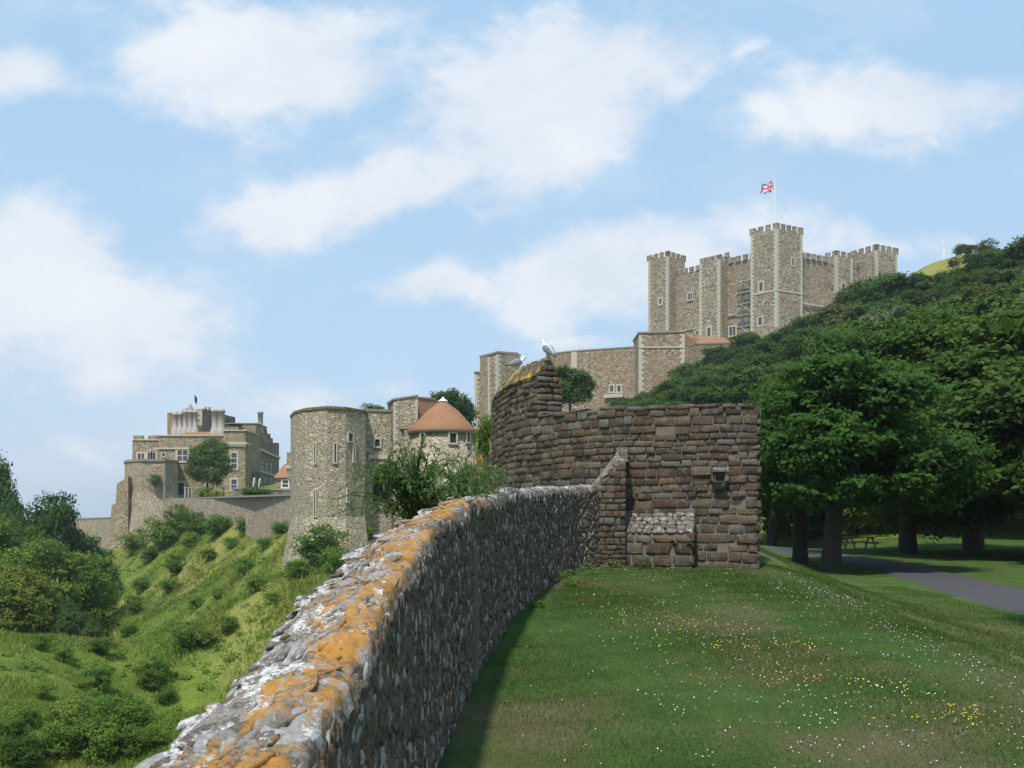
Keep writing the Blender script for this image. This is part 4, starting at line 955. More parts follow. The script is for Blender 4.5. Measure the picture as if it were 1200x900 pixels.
# ------------------------------------------------------------------ inner bailey: walls and towers below the keep
def bwall(nm, label, pts, ztops, zb, th=1.6, mat='bailey', cap=True, cat='wall', group=None):
    t_ = thing(nm, label, cat, (pts[0][0], pts[0][1], zb + 2), group); mb = MB(); cp = MB()
    for i in range(len(pts) - 1):
        A, B = pts[i], pts[i + 1]; f = Face(A, B); a2 = (A[0] - f.n.x * th, A[1] - f.n.y * th); b2 = (B[0] - f.n.x * th, B[1] - f.n.y * th)
        mb.prism([A, B, b2, a2], zb, [ztops[i], ztops[i + 1], ztops[i + 1], ztops[i]])
        A_, B_ = (A[0] + f.n.x * .1, A[1] + f.n.y * .1), (B[0] + f.n.x * .1, B[1] + f.n.y * .1)
        v = [(A_[0], A_[1], ztops[i] + .01), (B_[0], B_[1], ztops[i + 1] + .01), (b2[0], b2[1], ztops[i + 1] + .01), (a2[0], a2[1], ztops[i] + .01)]
        cp.add(v + [(a, b, c + .28) for a, b, c in v], [(0, 1, 5, 4), (1, 2, 6, 5), (2, 3, 7, 6), (3, 0, 4, 7), (4, 5, 6, 7), (3, 2, 1, 0)])
    w_ = mb.obj('wall', M[mat], t_)
    if cap: cp.obj('coping', M['cslab'], t_)
    return t_
zw = 36.2
wA, wB, wC = P(640, 217), P(673, 210), P(749, 204)
bw = bwall('bailey_wall', 'long pale stone inner wall running up to the square tower below the keep', [wA, wB, wC], [Zof(416, 217), Zof(412, 210), Zof(407, 204)], 12)
q = MB(); f1 = Face(wB, wC); f1.slab(q, wB, 24, zw - .1, 1.3, .12, .5); q.obj('corner_stones', M['ashlar'], bw)
window(Face(wB, wC), 717, 452, 459, .7, bw, fr=.3, mull=0); window(Face(wB, wC), 725.5, 452, 459, .7, bw, fr=.3)
q = MB(); f1.slab(q, f1.at(720), Zof(466, 206), Zof(462, 206), 4.2, .7, .8); q.obj('sill', M['ashlar'], bw)
def sqtower(nm, label, pxl, pxr, Y, ytl, ytr, depth, zb, mat='bailey', dY=0, string=None, quo=True, rx=0, group=None):
    A = P(pxl, Y); B = P(pxr, Y + dY); f = Face(A, B); C2 = (B[0] - f.n.x * depth + rx, B[1] - f.n.y * depth); D2 = (A[0] - f.n.x * depth, A[1] - f.n.y * depth)
    t_ = thing(nm, label, 'tower', (A[0], A[1], zb + 2), group); mb = MB(); zl, zr = Zof(ytl, Y), Zof(ytr, Y + dY); mb.prism([A, B, C2, D2], zb, [zl, zr, zr, zl]); mb.obj('wall', M[mat], t_)
    q = MB(); d = (f.d.x, f.d.y); nd = (-d[0], -d[1]); inn = (-f.n.x, -f.n.y)
    if quo:
        quoin(q, A, zb + 8, zl - .3, d, inn); q.obj('corner_stones', M['ashlar'], t_); q = MB(); quoin(q, B, zb + 8, zr - .3, nd, inn); q.obj('corner_stones', M['ashlar'], t_)
    cp = MB(); a1 = add2(A, ((f.n.x, f.n.y), .2), (nd, .2)); b1 = add2(B, ((f.n.x, f.n.y), .2), (d, .2)); 
    v = [(a1[0], a1[1], zl), (b1[0], b1[1], zr), (C2[0] + .2, C2[1] + .2, zr), (D2[0] - .2, D2[1] + .2, zl)]; cp.add([(a, b, c + .01) for a, b, c in v] + [(a, b, c + .35) for a, b, c in v], [(0, 1, 5, 4), (1, 2, 6, 5), (2, 3, 7, 6), (3, 0, 4, 7), (4, 5, 6, 7), (3, 2, 1, 0)]); cp.obj('coping', M['cslab'], t_)
    if string:
        m = MB(); z = Zof(string, Y); f.slab(m, ((A[0] + B[0]) / 2, (A[1] + B[1]) / 2), z - .15, z + .15, f.len + .2, .15, .4); m.obj('string_course', M['ashlar'], t_)
    return t_, f
sqtower('bailey_tower', 'square tower with pale corner stones standing forward of the inner wall below the keep', 749, 802, 197, 391, 389.5, 9, 12, string=407)
sqtower('bailey_tower', 'square tower at the left end of the inner wall, behind the seagulls', 572, 583, 216, 417, 413.5, 6, 8, dY=-3)
sqtower('bailey_tower', 'wide low tower face right of the leftmost bailey towers', 583.5, 606, 213.5, 413.5, 415, 7, 8, dY=3)
sqtower('bailey_tower', 'narrow low tower at the extreme left of the inner wall', 556.5, 571, 232, 437, 437, 6, 4)
bwall('bailey_wall', 'inner wall continuing right of the square tower towards the trees, red tiled roof above', [P(812, 206), P(872, 214)], [Zof(404, 206), Zof(402, 214)], 18)
rf = thing('tiled_roof_range', 'long low building with red tiled roof at the foot of the keep', 'building', (*P(815, 222), 36))
a, b = P(816, 222), P(900, 232); f = Face(a, b); mb = MB(); a2 = add2(a, ((-f.n.x, -f.n.y), 7)); b2 = add2(b, ((-f.n.x, -f.n.y), 7))
ze, zr = Zof(402.5, 222), Zof(393.5, 228)
mb.prism([a, b, b2, a2], 24, ze - .1); mb.obj('wall', M['bailey'], rf)
am, bm_ = add2(a, ((-f.n.x, -f.n.y), 3.8)), add2(b, ((-f.n.x, -f.n.y), 3.8)); ao = add2(a, ((f.n.x, f.n.y), .4)); bo = add2(b, ((f.n.x, f.n.y), .4))
mb = MB(); mb.add([(ao[0], ao[1], ze), (bo[0], bo[1], ze), (bm_[0], bm_[1], zr), (am[0], am[1], zr), (b2[0], b2[1], ze), (a2[0], a2[1], ze)], [(0, 1, 2, 3), (3, 2, 4, 5), (0, 3, 5), (1, 4, 2)]); mb.obj('roof', M['tile'], rf)
x, y = P(814, 223); mb = MB(); mb.box((x, y, Zof(397, 223)), (.7, .7, 4)); mb.obj('chimney', M['gate'], rf)

# ------------------------------------------------------------------ round tower and gateway in the middle distance
twr = thing('round_tower', 'tall weathered flint tower with arrow slits and a splayed foot, rising from the bushes', 'tower', (*P(383, 85), -4))
tp = [(340.5, 85.5), (345, 82.3), (358, 80.0), (383, 78.6), (405, 79.3), (427.5, 81.5), (432, 86), (425, 92), (385, 95), (350, 92)]
tpl = [P(a, b) for a, b in tp]; cx, cy = P(384, 86.5)
ztl = [Zof(480.5, b) for a, b in tp[:6]] + [Zof(480.5, 82) - .0] * 4; ztl = [9.05, 9.0, 9.0, 9.1, 9.0, 8.95, 8.95, 8.95, 9, 9.0]
fl1 = [(cx + (p[0] - cx) * 1.0, cy + (p[1] - cy) * 1.0) for p in tpl]
fl2 = [(cx + (p[0] - cx) * 1.30 - .15, cy + (p[1] - cy) * 1.30) for p in tpl]
mb = MB(); mb.prism(tpl, 0.3, ztl); mb.prism(tpl, -6.2, .3, base=fl2); tw = mb.obj('wall', M['tower'], twr)
cp = MB(); cpo = [(cx + (p[0] - cx) * 1.02, cy + (p[1] - cy) * 1.02) for p in tpl]
n = len(cpo); cp.add([(p[0], p[1], 8.97) for p in cpo] + [(p[0], p[1], 9.17) for p in cpo], [(i, (i + 1) % n, n + (i + 1) % n, n + i) for i in range(n)] + [tuple(range(n, 2 * n))]); cp.obj('coping', M['gold'], twr)
fL = Face(tpl[2], tpl[3]); fL0 = Face(tpl[2], tpl[3]); fR = Face(tpl[3], tpl[4]); fR2 = Face(tpl[4], tpl[5])
def slit(face, px, y0, y1, cross=False):
    f = window(face, px, y0, y1, .15, twr, 'arrow_slit', .10, 'ashlar', 'void_shade')
slit(fL, 370, 520, 543); slit(fL, 370, 575, 605); slit(fR, 392.5, 520, 542); slit(fR2, 414, 521, 541); slit(fR2, 407, 573, 588)
window(fR2, 410, 508, 517, .55, twr, fr=.12, pane='glass')
gw = thing('gateway_wall', 'flint wall with an arched gateway joining the weathered tower to the red roofed tower', 'wall', (*P(440, 86), -2))
A, B = P(426, 83.5), P(470, 84.5); f = Face(A, B); zt_ = Zof(482.5, 84); mb = MB()
# wall with an arched opening left open
ax0, ax1 = f.at(437), f.at(459.5); ztop_a = Zof(545, 84); zs = Zof(556, 84)
def wq(p, q, z0, z1): 
    a2 = add2(p, ((-f.n.x, -f.n.y), 1.8)); b2 = add2(q, ((-f.n.x, -f.n.y), 1.8)); mb.prism([p, q, b2, a2], z0, z1, capb=True)
wq(A, ax0, -5, zt_); wq(ax1, B, -5, zt_)
n = 8
for i in range(n):
    t0, t1 = i / n, (i + 1) / n; tm = abs((t0 + t1) - 1); za = zs + (ztop_a - zs) * math.sqrt(max(0, 1 - tm ** 2)) * (1.0 if tm > .2 else 1.06)
    p = (lerp(ax0[0], ax1[0], t0), lerp(ax0[1], ax1[1], t0)); q = (lerp(ax0[0], ax1[0], t1), lerp(ax0[1], ax1[1], t1)); wq(p, q, za, zt_)
wq(ax0, ax1, -5, Zof(588, 84)); w_ = mb.obj('wall', M['tower'], gw)
mb = MB(); c = f.at(448); f.slab(mb, c, Zof(538, 84), Zof(533.5, 84), 2.5, .3, .4); mb.obj('string_course', M['ashlar'], gw)
mb = MB()
for i in range(10):
    a0 = math.pi * i / 10; a1 = math.pi * (i + 1) / 10; c0 = ((ax0[0] + ax1[0]) / 2, (ax0[1] + ax1[1]) / 2); hw = .84
    pa_ = add2(c0, ((f.d.x, f.d.y), math.cos(a0) * hw), ((f.n.x, f.n.y), .1)); pb_ = add2(c0, ((f.d.x, f.d.y), math.cos(a1) * hw), ((f.n.x, f.n.y), .1)); mb.bar((*pa_, zs + math.sin(a0) * .95), (*pb_, zs + math.sin(a1) * .95), .25, .25)
mb.obj('arch_ring', M['ashlar'], gw)
mb = MB(); f.slab(mb, f.at(448), -4, ztop_a, 2.2, -1.0, .2); mb.obj('arch_shade_slab', M['void_shade'], gw)  # dark slab behind the arch, painting the shade of the passage
window(f, 442, 515, 523, .4, gw, fr=.15, pane='void_shade')
cp = MB(); f.slab(cp, ((A[0] + B[0]) / 2, (A[1] + B[1]) / 2), zt_ + .005, zt_ + .2, f.len, .1, 2.0); cp.obj('coping', M['cslab'], gw)
st = thing('stair_turret', 'square stone turret with a sloping top between the gateway and the conical red roof', 'tower', (*P(475, 83), -2))
A, B = P(461.5, 83.2), P(489, 83.8); f = Face(A, B); mb = MB(); a2 = add2(A, ((-f.n.x, -f.n.y), 3)); b2 = add2(B, ((-f.n.x, -f.n.y), 3)); a0 = P(457.5, 86)
mb.prism([A, B, b2, a2], -4, [Zof(469, 83), Zof(465, 84), Zof(465, 84), Zof(469, 83)]); mb.prism([a0, A, a2], -4, Zof(470, 85)); mb.obj('wall', M['tower'], st)
q = MB(); d = (f.d.x, f.d.y); quoin(q, A, 1, Zof(469, 83) - .2, d, (-f.n.x, -f.n.y), .3, .35, .2, .04); q.obj('corner_stones', M['ashlar'], st); q = MB(); quoin(q, B, 4, Zof(465, 83.8) - .2, (-d[0], -d[1]), (-f.n.x, -f.n.y), .3, .3, .18, .04); q.obj('corner_stones', M['ashlar'], st)
mb = MB(); f.slab(mb, f.at(478), Zof(503, 83.5), Zof(490, 83.5), 1.5, .3, .8); f.slab(mb, f.at(481), -2, Zof(503, 83.5), 1.1, .25, .6); mb.obj('buttress', M['tower'], st)
cp = MB(); v = [(A[0] - .1, A[1] - .1, Zof(469, 83)), (B[0] + .1, B[1] - .1, Zof(465, 84)), (b2[0] + .1, b2[1], Zof(465, 84)), (a2[0] - .1, a2[1], Zof(469, 83))]; cp.add([(a, b, c + .01) for a, b, c in v] + [(a, b, c + .15) for a, b, c in v], [(0, 1, 5, 4), (1, 2, 6, 5), (2, 3, 7, 6), (3, 0, 4, 7), (4, 5, 6, 7), (3, 2, 1, 0)]); cp.obj('coping', M['cslab'], st)
mb = MB(); A, B = P(489.3, 85.5), P(513, 87); f = Face(A, B); a2 = add2(A, ((-f.n.x, -f.n.y), .6)); b2 = add2(B, ((-f.n.x, -f.n.y), .6)); 
br = thing('brick_gable', 'orange brick wall behind the conical tiled roof', 'wall', (*P(495, 86), 3)); mb.prism([A, B, b2, a2], -2, Zof(467.5, 86)); mb.obj('wall', M['brick'], br); mb = MB(); f.slab(mb, f.at(500), Zof(467.5, 86) + .003, Zof(465.5, 86), 1.9, .08, .75); mb.obj('coping', M['cslab'], br)
ct = thing('conical_roof_tower', 'round flint tower under a conical orange tiled roof with a white cap', 'tower', (*P(519, 86), -3))
c = P(519, 84.3); Rr = 2.8; ze = Zof(503.5, 82.3); mb = MB(); mb.lathe((c[0], c[1], 0), [(Rr + .2, -5), (Rr, ze)], 28); wl = mb.obj('wall', M['tower'], ct, True)
ra = Zof(463.5, 84.3); mb = MB(); mb.lathe((c[0], c[1], 0), [(Rr + .32, ze - .12), (Rr + .36, ze), (Rr * .86, ze + .62), (Rr * .5, ze + 1.75), (.32, ra - .55), (.3, ra - .5)], 32); mb.obj('roof', M['tile'], ct, True)
mb = MB(); mb.lathe((c[0], c[1], ra - .62), [(.46, .1), (.32, .22), (.1, .4), (.03, .52)], 14); mb.obj('roof_cap', M['white'], ct)
mb = MB(); mb.lathe((c[0], c[1], 0), [(Rr + .25, ze - .26), (Rr + .34, ze - .13), (Rr + .3, ze - .125)], 28); mb.obj('gutter', M['lead'], ct)
for px, w, y0, y1 in ((530.5, .55, 508, 519), (548, .3, 507, 518), (496, .3, 508, 520)):
    k = (px - 600) / F; aa = 0
    # point on the cylinder seen at this column
    best = min((a for a in np.linspace(-math.pi, 0, 400)), key=lambda a: abs((c[0] + Rr * math.cos(a)) / (c[1] + Rr * math.sin(a)) - k))
    p = (c[0] + Rr * math.cos(best), c[1] + Rr * math.sin(best)); tdir = (-math.sin(best), math.cos(best)); window(Face(add2(p, (tdir, -1)), add2(p, (tdir, 1))), px, y0, y1, w, ct, fr=.14, pane='void_shade')
lp = thing('lichened_pier', 'small rounded stone pier covered in yellow lichen at the edge of the curved wall', 'pier', (*P(567, 40), -1)); mb = MB(); x, y = P(567, 40); mb.lathe((x, y, 0), [(.42, -2), (.42, Zof(538, 40)), (.36, Zof(531, 40)), (.2, Zof(527, 40)), (.03, Zof(526, 40))], 12); mb.obj('shaft', M['gold'], lp, True)

# ------------------------------------------------------------------ outer curtain wall, far tower and the great gatehouse
ow = bwall('curtain_wall', 'long flint outer wall on top of the grassy bank between the two towers', [P(345, 104), P(300, 120), P(250, 136), P(205, 150), P(190, 156)], [Zof(581, 104), Zof(582, 120), Zof(584, 136), Zof(585, 150), Zof(586, 156)], -4, 1.6, 'ditchwall', False)
mb = MB(); 
for (a, b, ya, yb) in ((P(345, 104), P(250, 136), 581, 584), (P(250, 136), P(190, 156), 584, 586)):
    f = Face(a, b); v = []
    for q_, z in ((a, Zof(ya, a[1])), (b, Zof(yb, b[1]))):
        for o in (-.08, 1.7): v.append((q_[0] - f.n.x * o, q_[1] - f.n.y * o, z + .01))
    mb.add([v[0], v[2], v[3], v[1]] + [(p[0], p[1], p[2] + .22) for p in (v[0], v[2], v[3], v[1])], [(0, 1, 5, 4), (1, 2, 6, 5), (2, 3, 7, 6), (3, 0, 4, 7), (4, 5, 6, 7)])
mb.obj('coping', M['cslab'], ow)
tw_ = bwall('terrace_wall', 'low dark terrace wall behind the outer wall, in front of the gatehouse', [P(273, 138), P(342, 136)], [Zof(573.5, 138), Zof(575, 136)], -1, .6, 'gate_dark_shade', True)
ft = thing('bastion_tower', 'broad half-round tower with a splayed foot at the far left end of the castle', 'tower', (*P(165, 165), -6))
tp = [(146, 168), (150, 164.5), (165, 162), (192, 162.5), (192.5, 162.3), (208.5, 166), (209, 175), (150, 178)]; tpl = [P(a, b) for a, b in tp]; cx, cy = P(180, 170)
zt_ = Zof(541, 163); zm_ = Zof(575, 163); m1 = [(cx + (p[0] - cx) * 1.12, cy + (p[1] - cy) * 1.12) for p in tpl]; m2 = [(cx + (p[0] - cx) * 1.55, cy + (p[1] - cy) * 1.45) for p in tpl]
mb = MB(); mb.prism(tpl, zm_, zt_); mb.prism(tpl, -11, zm_, base=[(p[0], p[1]) for p in m2]); mb.obj('wall', M['ditchwall'], ft)
n = len(tpl); cpo = [(cx + (p[0] - cx) * 1.03, cy + (p[1] - cy) * 1.03) for p in tpl]; cp = MB(); cp.add([(p[0], p[1], zt_ + .01) for p in cpo] + [(p[0], p[1], zt_ + .4) for p in cpo], [(i, (i + 1) % n, n + (i + 1) % n, n + i) for i in range(n)] + [tuple(range(n, 2 * n))]); cp.obj('coping', M['cslab'], ft)
mb = MB(); x, y = P(193, 161.8); mb.tube([(x, y, zt_ - .3), (x, y, -1.5)], [.22, .22], 8); mb.obj('drainpipe', M['lead'], ft)
for (pa_, pb_, yt, dd, nmx) in ((137, 150, 567, 164, 'buttress'), (131, 150, 592, 163.5, 'buttress')):
    mb = MB(); a, b = P(pa_, dd), P(pb_, dd - 1.5); a3 = P(pa_ - 8, dd - 1); mb.prism([a, b, (b[0], b[1] + 5), (a[0], a[1] + 5)], -10, [Zof(yt, dd), Zof(yt - 8, dd), Zof(yt - 8, dd), Zof(yt, dd)], base=[a3, b, (b[0], b[1] + 5), (a3[0], a3[1] + 5)]); mb.obj(nmx, M['gate'], ft)
dw = bwall('distant_wall', 'pale distant outer wall just showing left of the half-round tower', [P(60, 235), P(112, 225), P(140, 212)], [Zof(609, 235), Zof(608, 225), Zof(607, 212)], -14, 1.5, 'ditchwall', True)
# gatehouse block
gh = thing('gatehouse', 'large gatehouse of tan stone, shade-coloured sides, with clustered white chimneys and a central tower', 'building', (*P(240, 180), 0))
def fb_(mb, p0, p1, Y, d, yt, yb, sh=0): 
    x0, x1 = P(p0, Y)[0], P(p1, Y)[0]; mb.prism([(x0, Y), (x1, Y), (x1 + sh, Y + d), (x0 + sh, Y + d)], Zof(yb, Y), Zof(yt, Y))
YG = 172
mb = MB(); fb_(mb, 155, 200, YG, 20, 516, 640); w1 = mb.obj('west_wing', M['gate'], gh)
mb = MB(); fb_(mb, 186, 263, YG - 1.5, 24, 511, 630); w2 = mb.obj('main_block', M['gate'], gh)
# right-hand block: tan front, long side wall coloured darker for shade
x0 = P(262, YG - 4)[0]; xr = P(287.5, YG - 4)[0]; YF = YG - 4; zt_ = Zof(505, YF); xb = P(327, 208)[0]; YBk = 208
mb = MB(); mb.prism([(x0, YF), (xr, YF), (xr + .02, YF + 10), (x0, YF + 10)], -3, zt_ + .2); w3 = mb.obj('corner_block', M['gate'], gh)
mb = MB(); mb.prism([(xr - .4, YF + .3), (xr + .06, YF + .03), (xb, YBk), (xb - 16, YBk)], -3, [Zof(518, YF), Zof(518, YF), Zof(519, YBk) * 1.0, Zof(519, YBk)]); sidew = mb.obj('side_wall', M['gate_dark_shade'], gh)
fs = Face((xr + .06, YF), (xb, YBk))
mb = MB()
battlement(mb, (xr + .1, YF + .5), (xb, YBk), Zof(518, YF), 1.5, .9, .9, .6); mb.obj('parapet', M['gate_dark_shade'], sidew)
mb = MB(); fb_(mb, 265, 288.4, YF - .35, .3, 518, 521); 
for k in range(9): fb_(mb, 265.5 + k * 2.55, 266.9 + k * 2.55, YF - .3, .3, 521, 523.5)
mb.obj('corbel_table', M['ashlar'], gh)
mb = MB(); mb.prism([(xr + .05, YF - .05), (xr + .35, YF - .05), (xb + .3, YBk), (xb, YBk)], Zof(521, YF), Zof(518, YF)); mb.obj('string_course', M['ashlar'], gh)
for (p0, p1, y, Y) in ((155, 186.5, 515, YG), (186, 263, 510, YG - 1.5), (261.5, 288.5, 504, YF)):
    mb = MB(); fb_(mb, p0, p1, Y - .2, 20 if Y != YF else 10.4, y - .3, y + 1.0); mb.obj('coping', M['ashlar'], gh)
mb = MB(); fb_(mb, 180, 226, YG - 1.75, .3, 524.5, 526.3); mb.obj('string_course', M['ashlar'], gh)
mb = MB(); battlement(mb, P(156, YG), P(185, YG), Zof(515, YG), 1.6, .8, .7, .6); mb.obj('battlement', M['gate'], w1)
# the central tower
YT = 180; mb = MB(); x0, x1 = P(196, YT)[0], P(236.5, YT)[0]; mb.prism([(x0, YT), (x1, YT), (x1 + 1.2, YT + 9), (x0, YT + 9)], 8, [Zof(484, YT), Zof(479, YT), Zof(480, YT) + .6, Zof(484, YT)]); ctw = mb.obj('central_tower', M['gate'], gh)
mb = MB(); mb.prism([(x1 - .01, YT + .05), (x1 + .08, YT + .02), (x1 + 2.2, YT + 14), (x1 + 1.0, YT + 14)], 8, Zof(479.5, YT)); mb.obj('tower_side', M['gate_dark_shade'], ctw)  # right side of the tower painted in the darker shade tone
mb = MB(); quoin(mb, (x1, YT), 15, Zof(480, YT), (-1, 0), (0, 1), .5, .7, .4, .08); mb.obj('corner_stones', M['ashlar'], ctw)
mb = MB(); x_, y_ = P(219, YT); mb.tube([(x_, y_ + 2, Zof(482, YT)), (x_, y_ + 2, Zof(478.5, YT)), (x_, y_ + 2, Zof(477, YT)), (x_, y_ + 2, Zof(472, YT))], [1.5, 1.5, .5, .1], 8); mb.obj('turret_cap', M['lead'], ctw)
mb = MB(); zc_ = Zof(510, YT - 3)
for px in (205.2, 211.2, 217.0, 223.0, 228.6):
    x_, y_ = P(px, YT - 2); mb = MB(); zt2 = Zof(484.5 - (px > 215) * 2.5, y_); mb.lathe((x_, y_, 0), [(.75, zc_), (.66, zc_ + 1.2), (.43, zc_ + 1.6), (.41, zt2 - .3), (.5, zt2 - .28), (.5, zt2), (.42, zt2 + .01), (.3, zt2 + .35)], 12); mb.obj('chimney', M['lime'], gh, True)
for px, r_ in ((252.2, .62), (259.3, .62), (256, .62)):
    x_, y_ = P(px, YT - 4 + (px == 256) * 1.2); mb = MB(); zt2 = Zof(481, y_); zc2 = Zof(507, y_); mb.lathe((x_, y_, 0), [(.95, zc2 - 1), (.95, zc2), (.8, zc2 + .5), (r_, zc2 + 1), (r_, zt2 - .3), (r_ + .1, zt2 - .28), (r_ + .1, zt2), (.4, zt2 + .3)], 14); mb.obj('chimney', M['lime'], gh, True)
x_, y_ = P(305.2, 190); mb = MB(); mb.lathe((x_, y_, 0), [(.75, Zof(508, 190)), (.5, Zof(505, 190)), (.5, Zof(485, 190)), (.62, Zof(484.8, 190)), (.62, Zof(483, 190)), (.3, Zof(481.5, 190))], 14); mb.obj('chimney', M['lime'], gh, True)
mb = MB(); fb_(mb, 299.5, 309, 189, 3, 507.5, 522); mb.obj('chimney_base', M['gate'], gh)
mb = MB(); fb_(mb, 280, 300, 186, 8, 496.5, 520); fb_(mb, 264, 279, 184, 6, 500, 515); mb.obj('stair_block', M['gate'], gh)
mb = MB(); fb_(mb, 279.5, 301, 185.8, 8, 495.6, 496.6); fb_(mb, 263.7, 279.5, 183.8, 6, 495.5, 496.6) ; mb.obj('slab_roof', M['cslab'], gh)
mb = MB(); fb_(mb, 239, 248, 184, 3, 482, 510); fb_(mb, 310, 313.5, 192, 2, 508, 520); fb_(mb, 314, 317, 195, 2, 513, 520); mb.obj('brick_stack', M['brick'], gh)
for px in (241, 245.5, 311.6, 315.5):
    x_, y_ = P(px, 185 if px < 300 else 193); mb = MB(); mb.lathe((x_, y_, Zof(482, 185) if px < 300 else Zof(508 + (px > 314) * 5, 193)), [(.28, 0), (.22, .6), (.26, .75)], 8); mb.obj('chimney_pot', M['brick'], gh)
mb = MB(); x_a, x_b = P(204, YG)[0], P(262, YG)[0]; z_a, z_b = Zof(511, YG), Zof(504.8, 176); mb.add([(x_a, YG + .2, z_a), (x_b, YG + .2, z_a), (x_b, YG + 6, z_b), (x_a + .6, YG + 6, z_b), (x_b, YG + 10, z_a), (x_a, YG + 10, z_a)], [(0, 1, 2, 3), (3, 2, 4, 5), (0, 3, 5), (1, 4, 2)]); mb.obj('roof', M['tile'], gh)
fw1 = Face(P(155, YG), P(186, YG)); fw2 = Face(P(186, YG - 1.5), P(263, YG - 1.5)); fw3 = Face(P(263, YF), P(287, YF))
window(fw1, 165.5, 531.5, 540, 1.1, gh, fr=.28, mull=1); window(fw1, 175, 530.5, 540, .5, gh, fr=.35, arch=True); window(fw1, 181, 530.5, 540, .5, gh, fr=.35, arch=True)
window(fw2, 192, 531, 535, .5, gh, fr=.15); window(fw2, 214, 528, 540, 1.7, gh, fr=.35, mull=1, trans=1); window(fw2, 240, 529, 541, 1.5, gh, fr=.3, mull=1, trans=1); window(fw2, 212, 566, 580, 1.2, gh, fr=.4)
window(fw3, 274.5, 531, 549, .9, gh, fr=.3, trans=2); window(fw3, 274.5, 562, 574, .9, gh, fr=.3, trans=1)
for px, y0, y1 in ((292, 533, 549), (299, 535, 550), (306.5, 543, 552), (312, 545, 552), (317, 545, 552)): window(fs, px, y0, y1, 1.0 if px < 305 else 1.3, sidew, fr=.35, trans=1)
pch = MB(); pa2, pb2 = fs.at(293, 1.8), fs.at(327.5, 1.8); pin_a, pin_b = fs.at(293, -.2), fs.at(327.5, -.2); pch.prism([pa2, pb2, pin_b, pin_a], -2, [Zof(553, pa2[1]), Zof(556, pb2[1]), Zof(556, pb2[1]), Zof(553, pa2[1])]); po_ = pch.obj('porch', M['gate_dark_shade'], gh)
fp_ = Face(pa2, pb2)
for px in (298, 304.5, 311, 317, 322.5): window(fp_, px, 567, 580, 1.5, po_, 'arched_opening', .25, 'ashlar', 'void_shade', arch=True)
mb = MB(); fp_.slab(mb, ((pa2[0] + pb2[0]) / 2, (pa2[1] + pb2[1]) / 2), Zof(554.5, 180) - .15, Zof(554.5, 180) + .15, fp_.len, .12, .3); mb.obj('string_course', M['ashlar'], po_)
x_, y_ = P(227.5, YT + 3); f2 = thing('rooftop_flagpole', 'short flagpole with a small dark limp flag on the gatehouse tower', 'flagpole', (x_, y_, Zof(480, YT))); mb = MB(); mb.tube([(x_, y_, Zof(482, YT)), (x_, y_, Zof(459, YT))], [.1, .06], 6); mb.obj('pole', M['white'], f2)
mb = MB(); V = []; 
for i in range(5):
    for j in range(7): V.append((x_ + .05 + i * .13, y_ + .12 * math.sin(i * 2.2 + j * .3), Zof(459.5, YT) - j * .22 - i * .18))
mb.add(V, [(i * 7 + j, (i + 1) * 7 + j, (i + 1) * 7 + j + 1, i * 7 + j + 1) for i in range(4) for j in range(6)]); mb.obj('flag', petal('dark_flag', (.04, .04, .07)), f2)
hs = thing('red_roof_house', 'small pale house with red tiled roof between the gatehouse and the weathered tower', 'house', (*P(332, 150), 3))
mb = MB(); fb_(mb, 322, 352, 152, 8, 560, 590); mb.obj('wall', M['gate'], hs)
x_a, x_b = P(321.5, 152)[0], P(353, 152)[0]; mb = MB(); mb.add([(x_a, 151.6, Zof(560, 152)), (x_b, 151.6, Zof(560, 152)), (x_b, 156, Zof(543.5, 156)), (x_a + .6, 156, Zof(543.5, 156)), (x_b, 160.5, Zof(560, 152)), (x_a, 160.5, Zof(560, 152))], [(0, 1, 2, 3), (3, 2, 4, 5), (0, 3, 5), (1, 4, 2)]); mb.obj('roof', M['tile'], hs)
mb = MB(); fb_(mb, 336, 345, 150, 2, 530, 562); ck = mb.obj('chimney', M['gate'], hs); mb = MB(); fb_(mb, 335.2, 346, 149.8, 2.4, 545, 549); mb.obj('chimney_band', M['ashlar'], ck)
fh = Face(P(322, 152), P(352, 152)); window(fh, 334.5, 563, 571, .9, hs, fr=.2, trans=1, frame_mat='white')
# white posts of the terrace railing below the gatehouse tree
for i, px in enumerate((217, 221, 225, 233, 262)):
    x_, y_ = P(px, 152); pz_ = thing('railing_post', 'short white post standing on the outer wall walk by the tree', 'post', (x_, y_, 2.8), 'white posts on the wall walk'); mb = MB(); mb.box((x_, y_, 3.9), (.22, .22, 2.2)); mb.obj('shaft', M['lime'], pz_); mb = MB(); mb.box((x_, y_, 5.1), (.34, .34, .18)); mb.obj('cap', M['lime'], pz_)

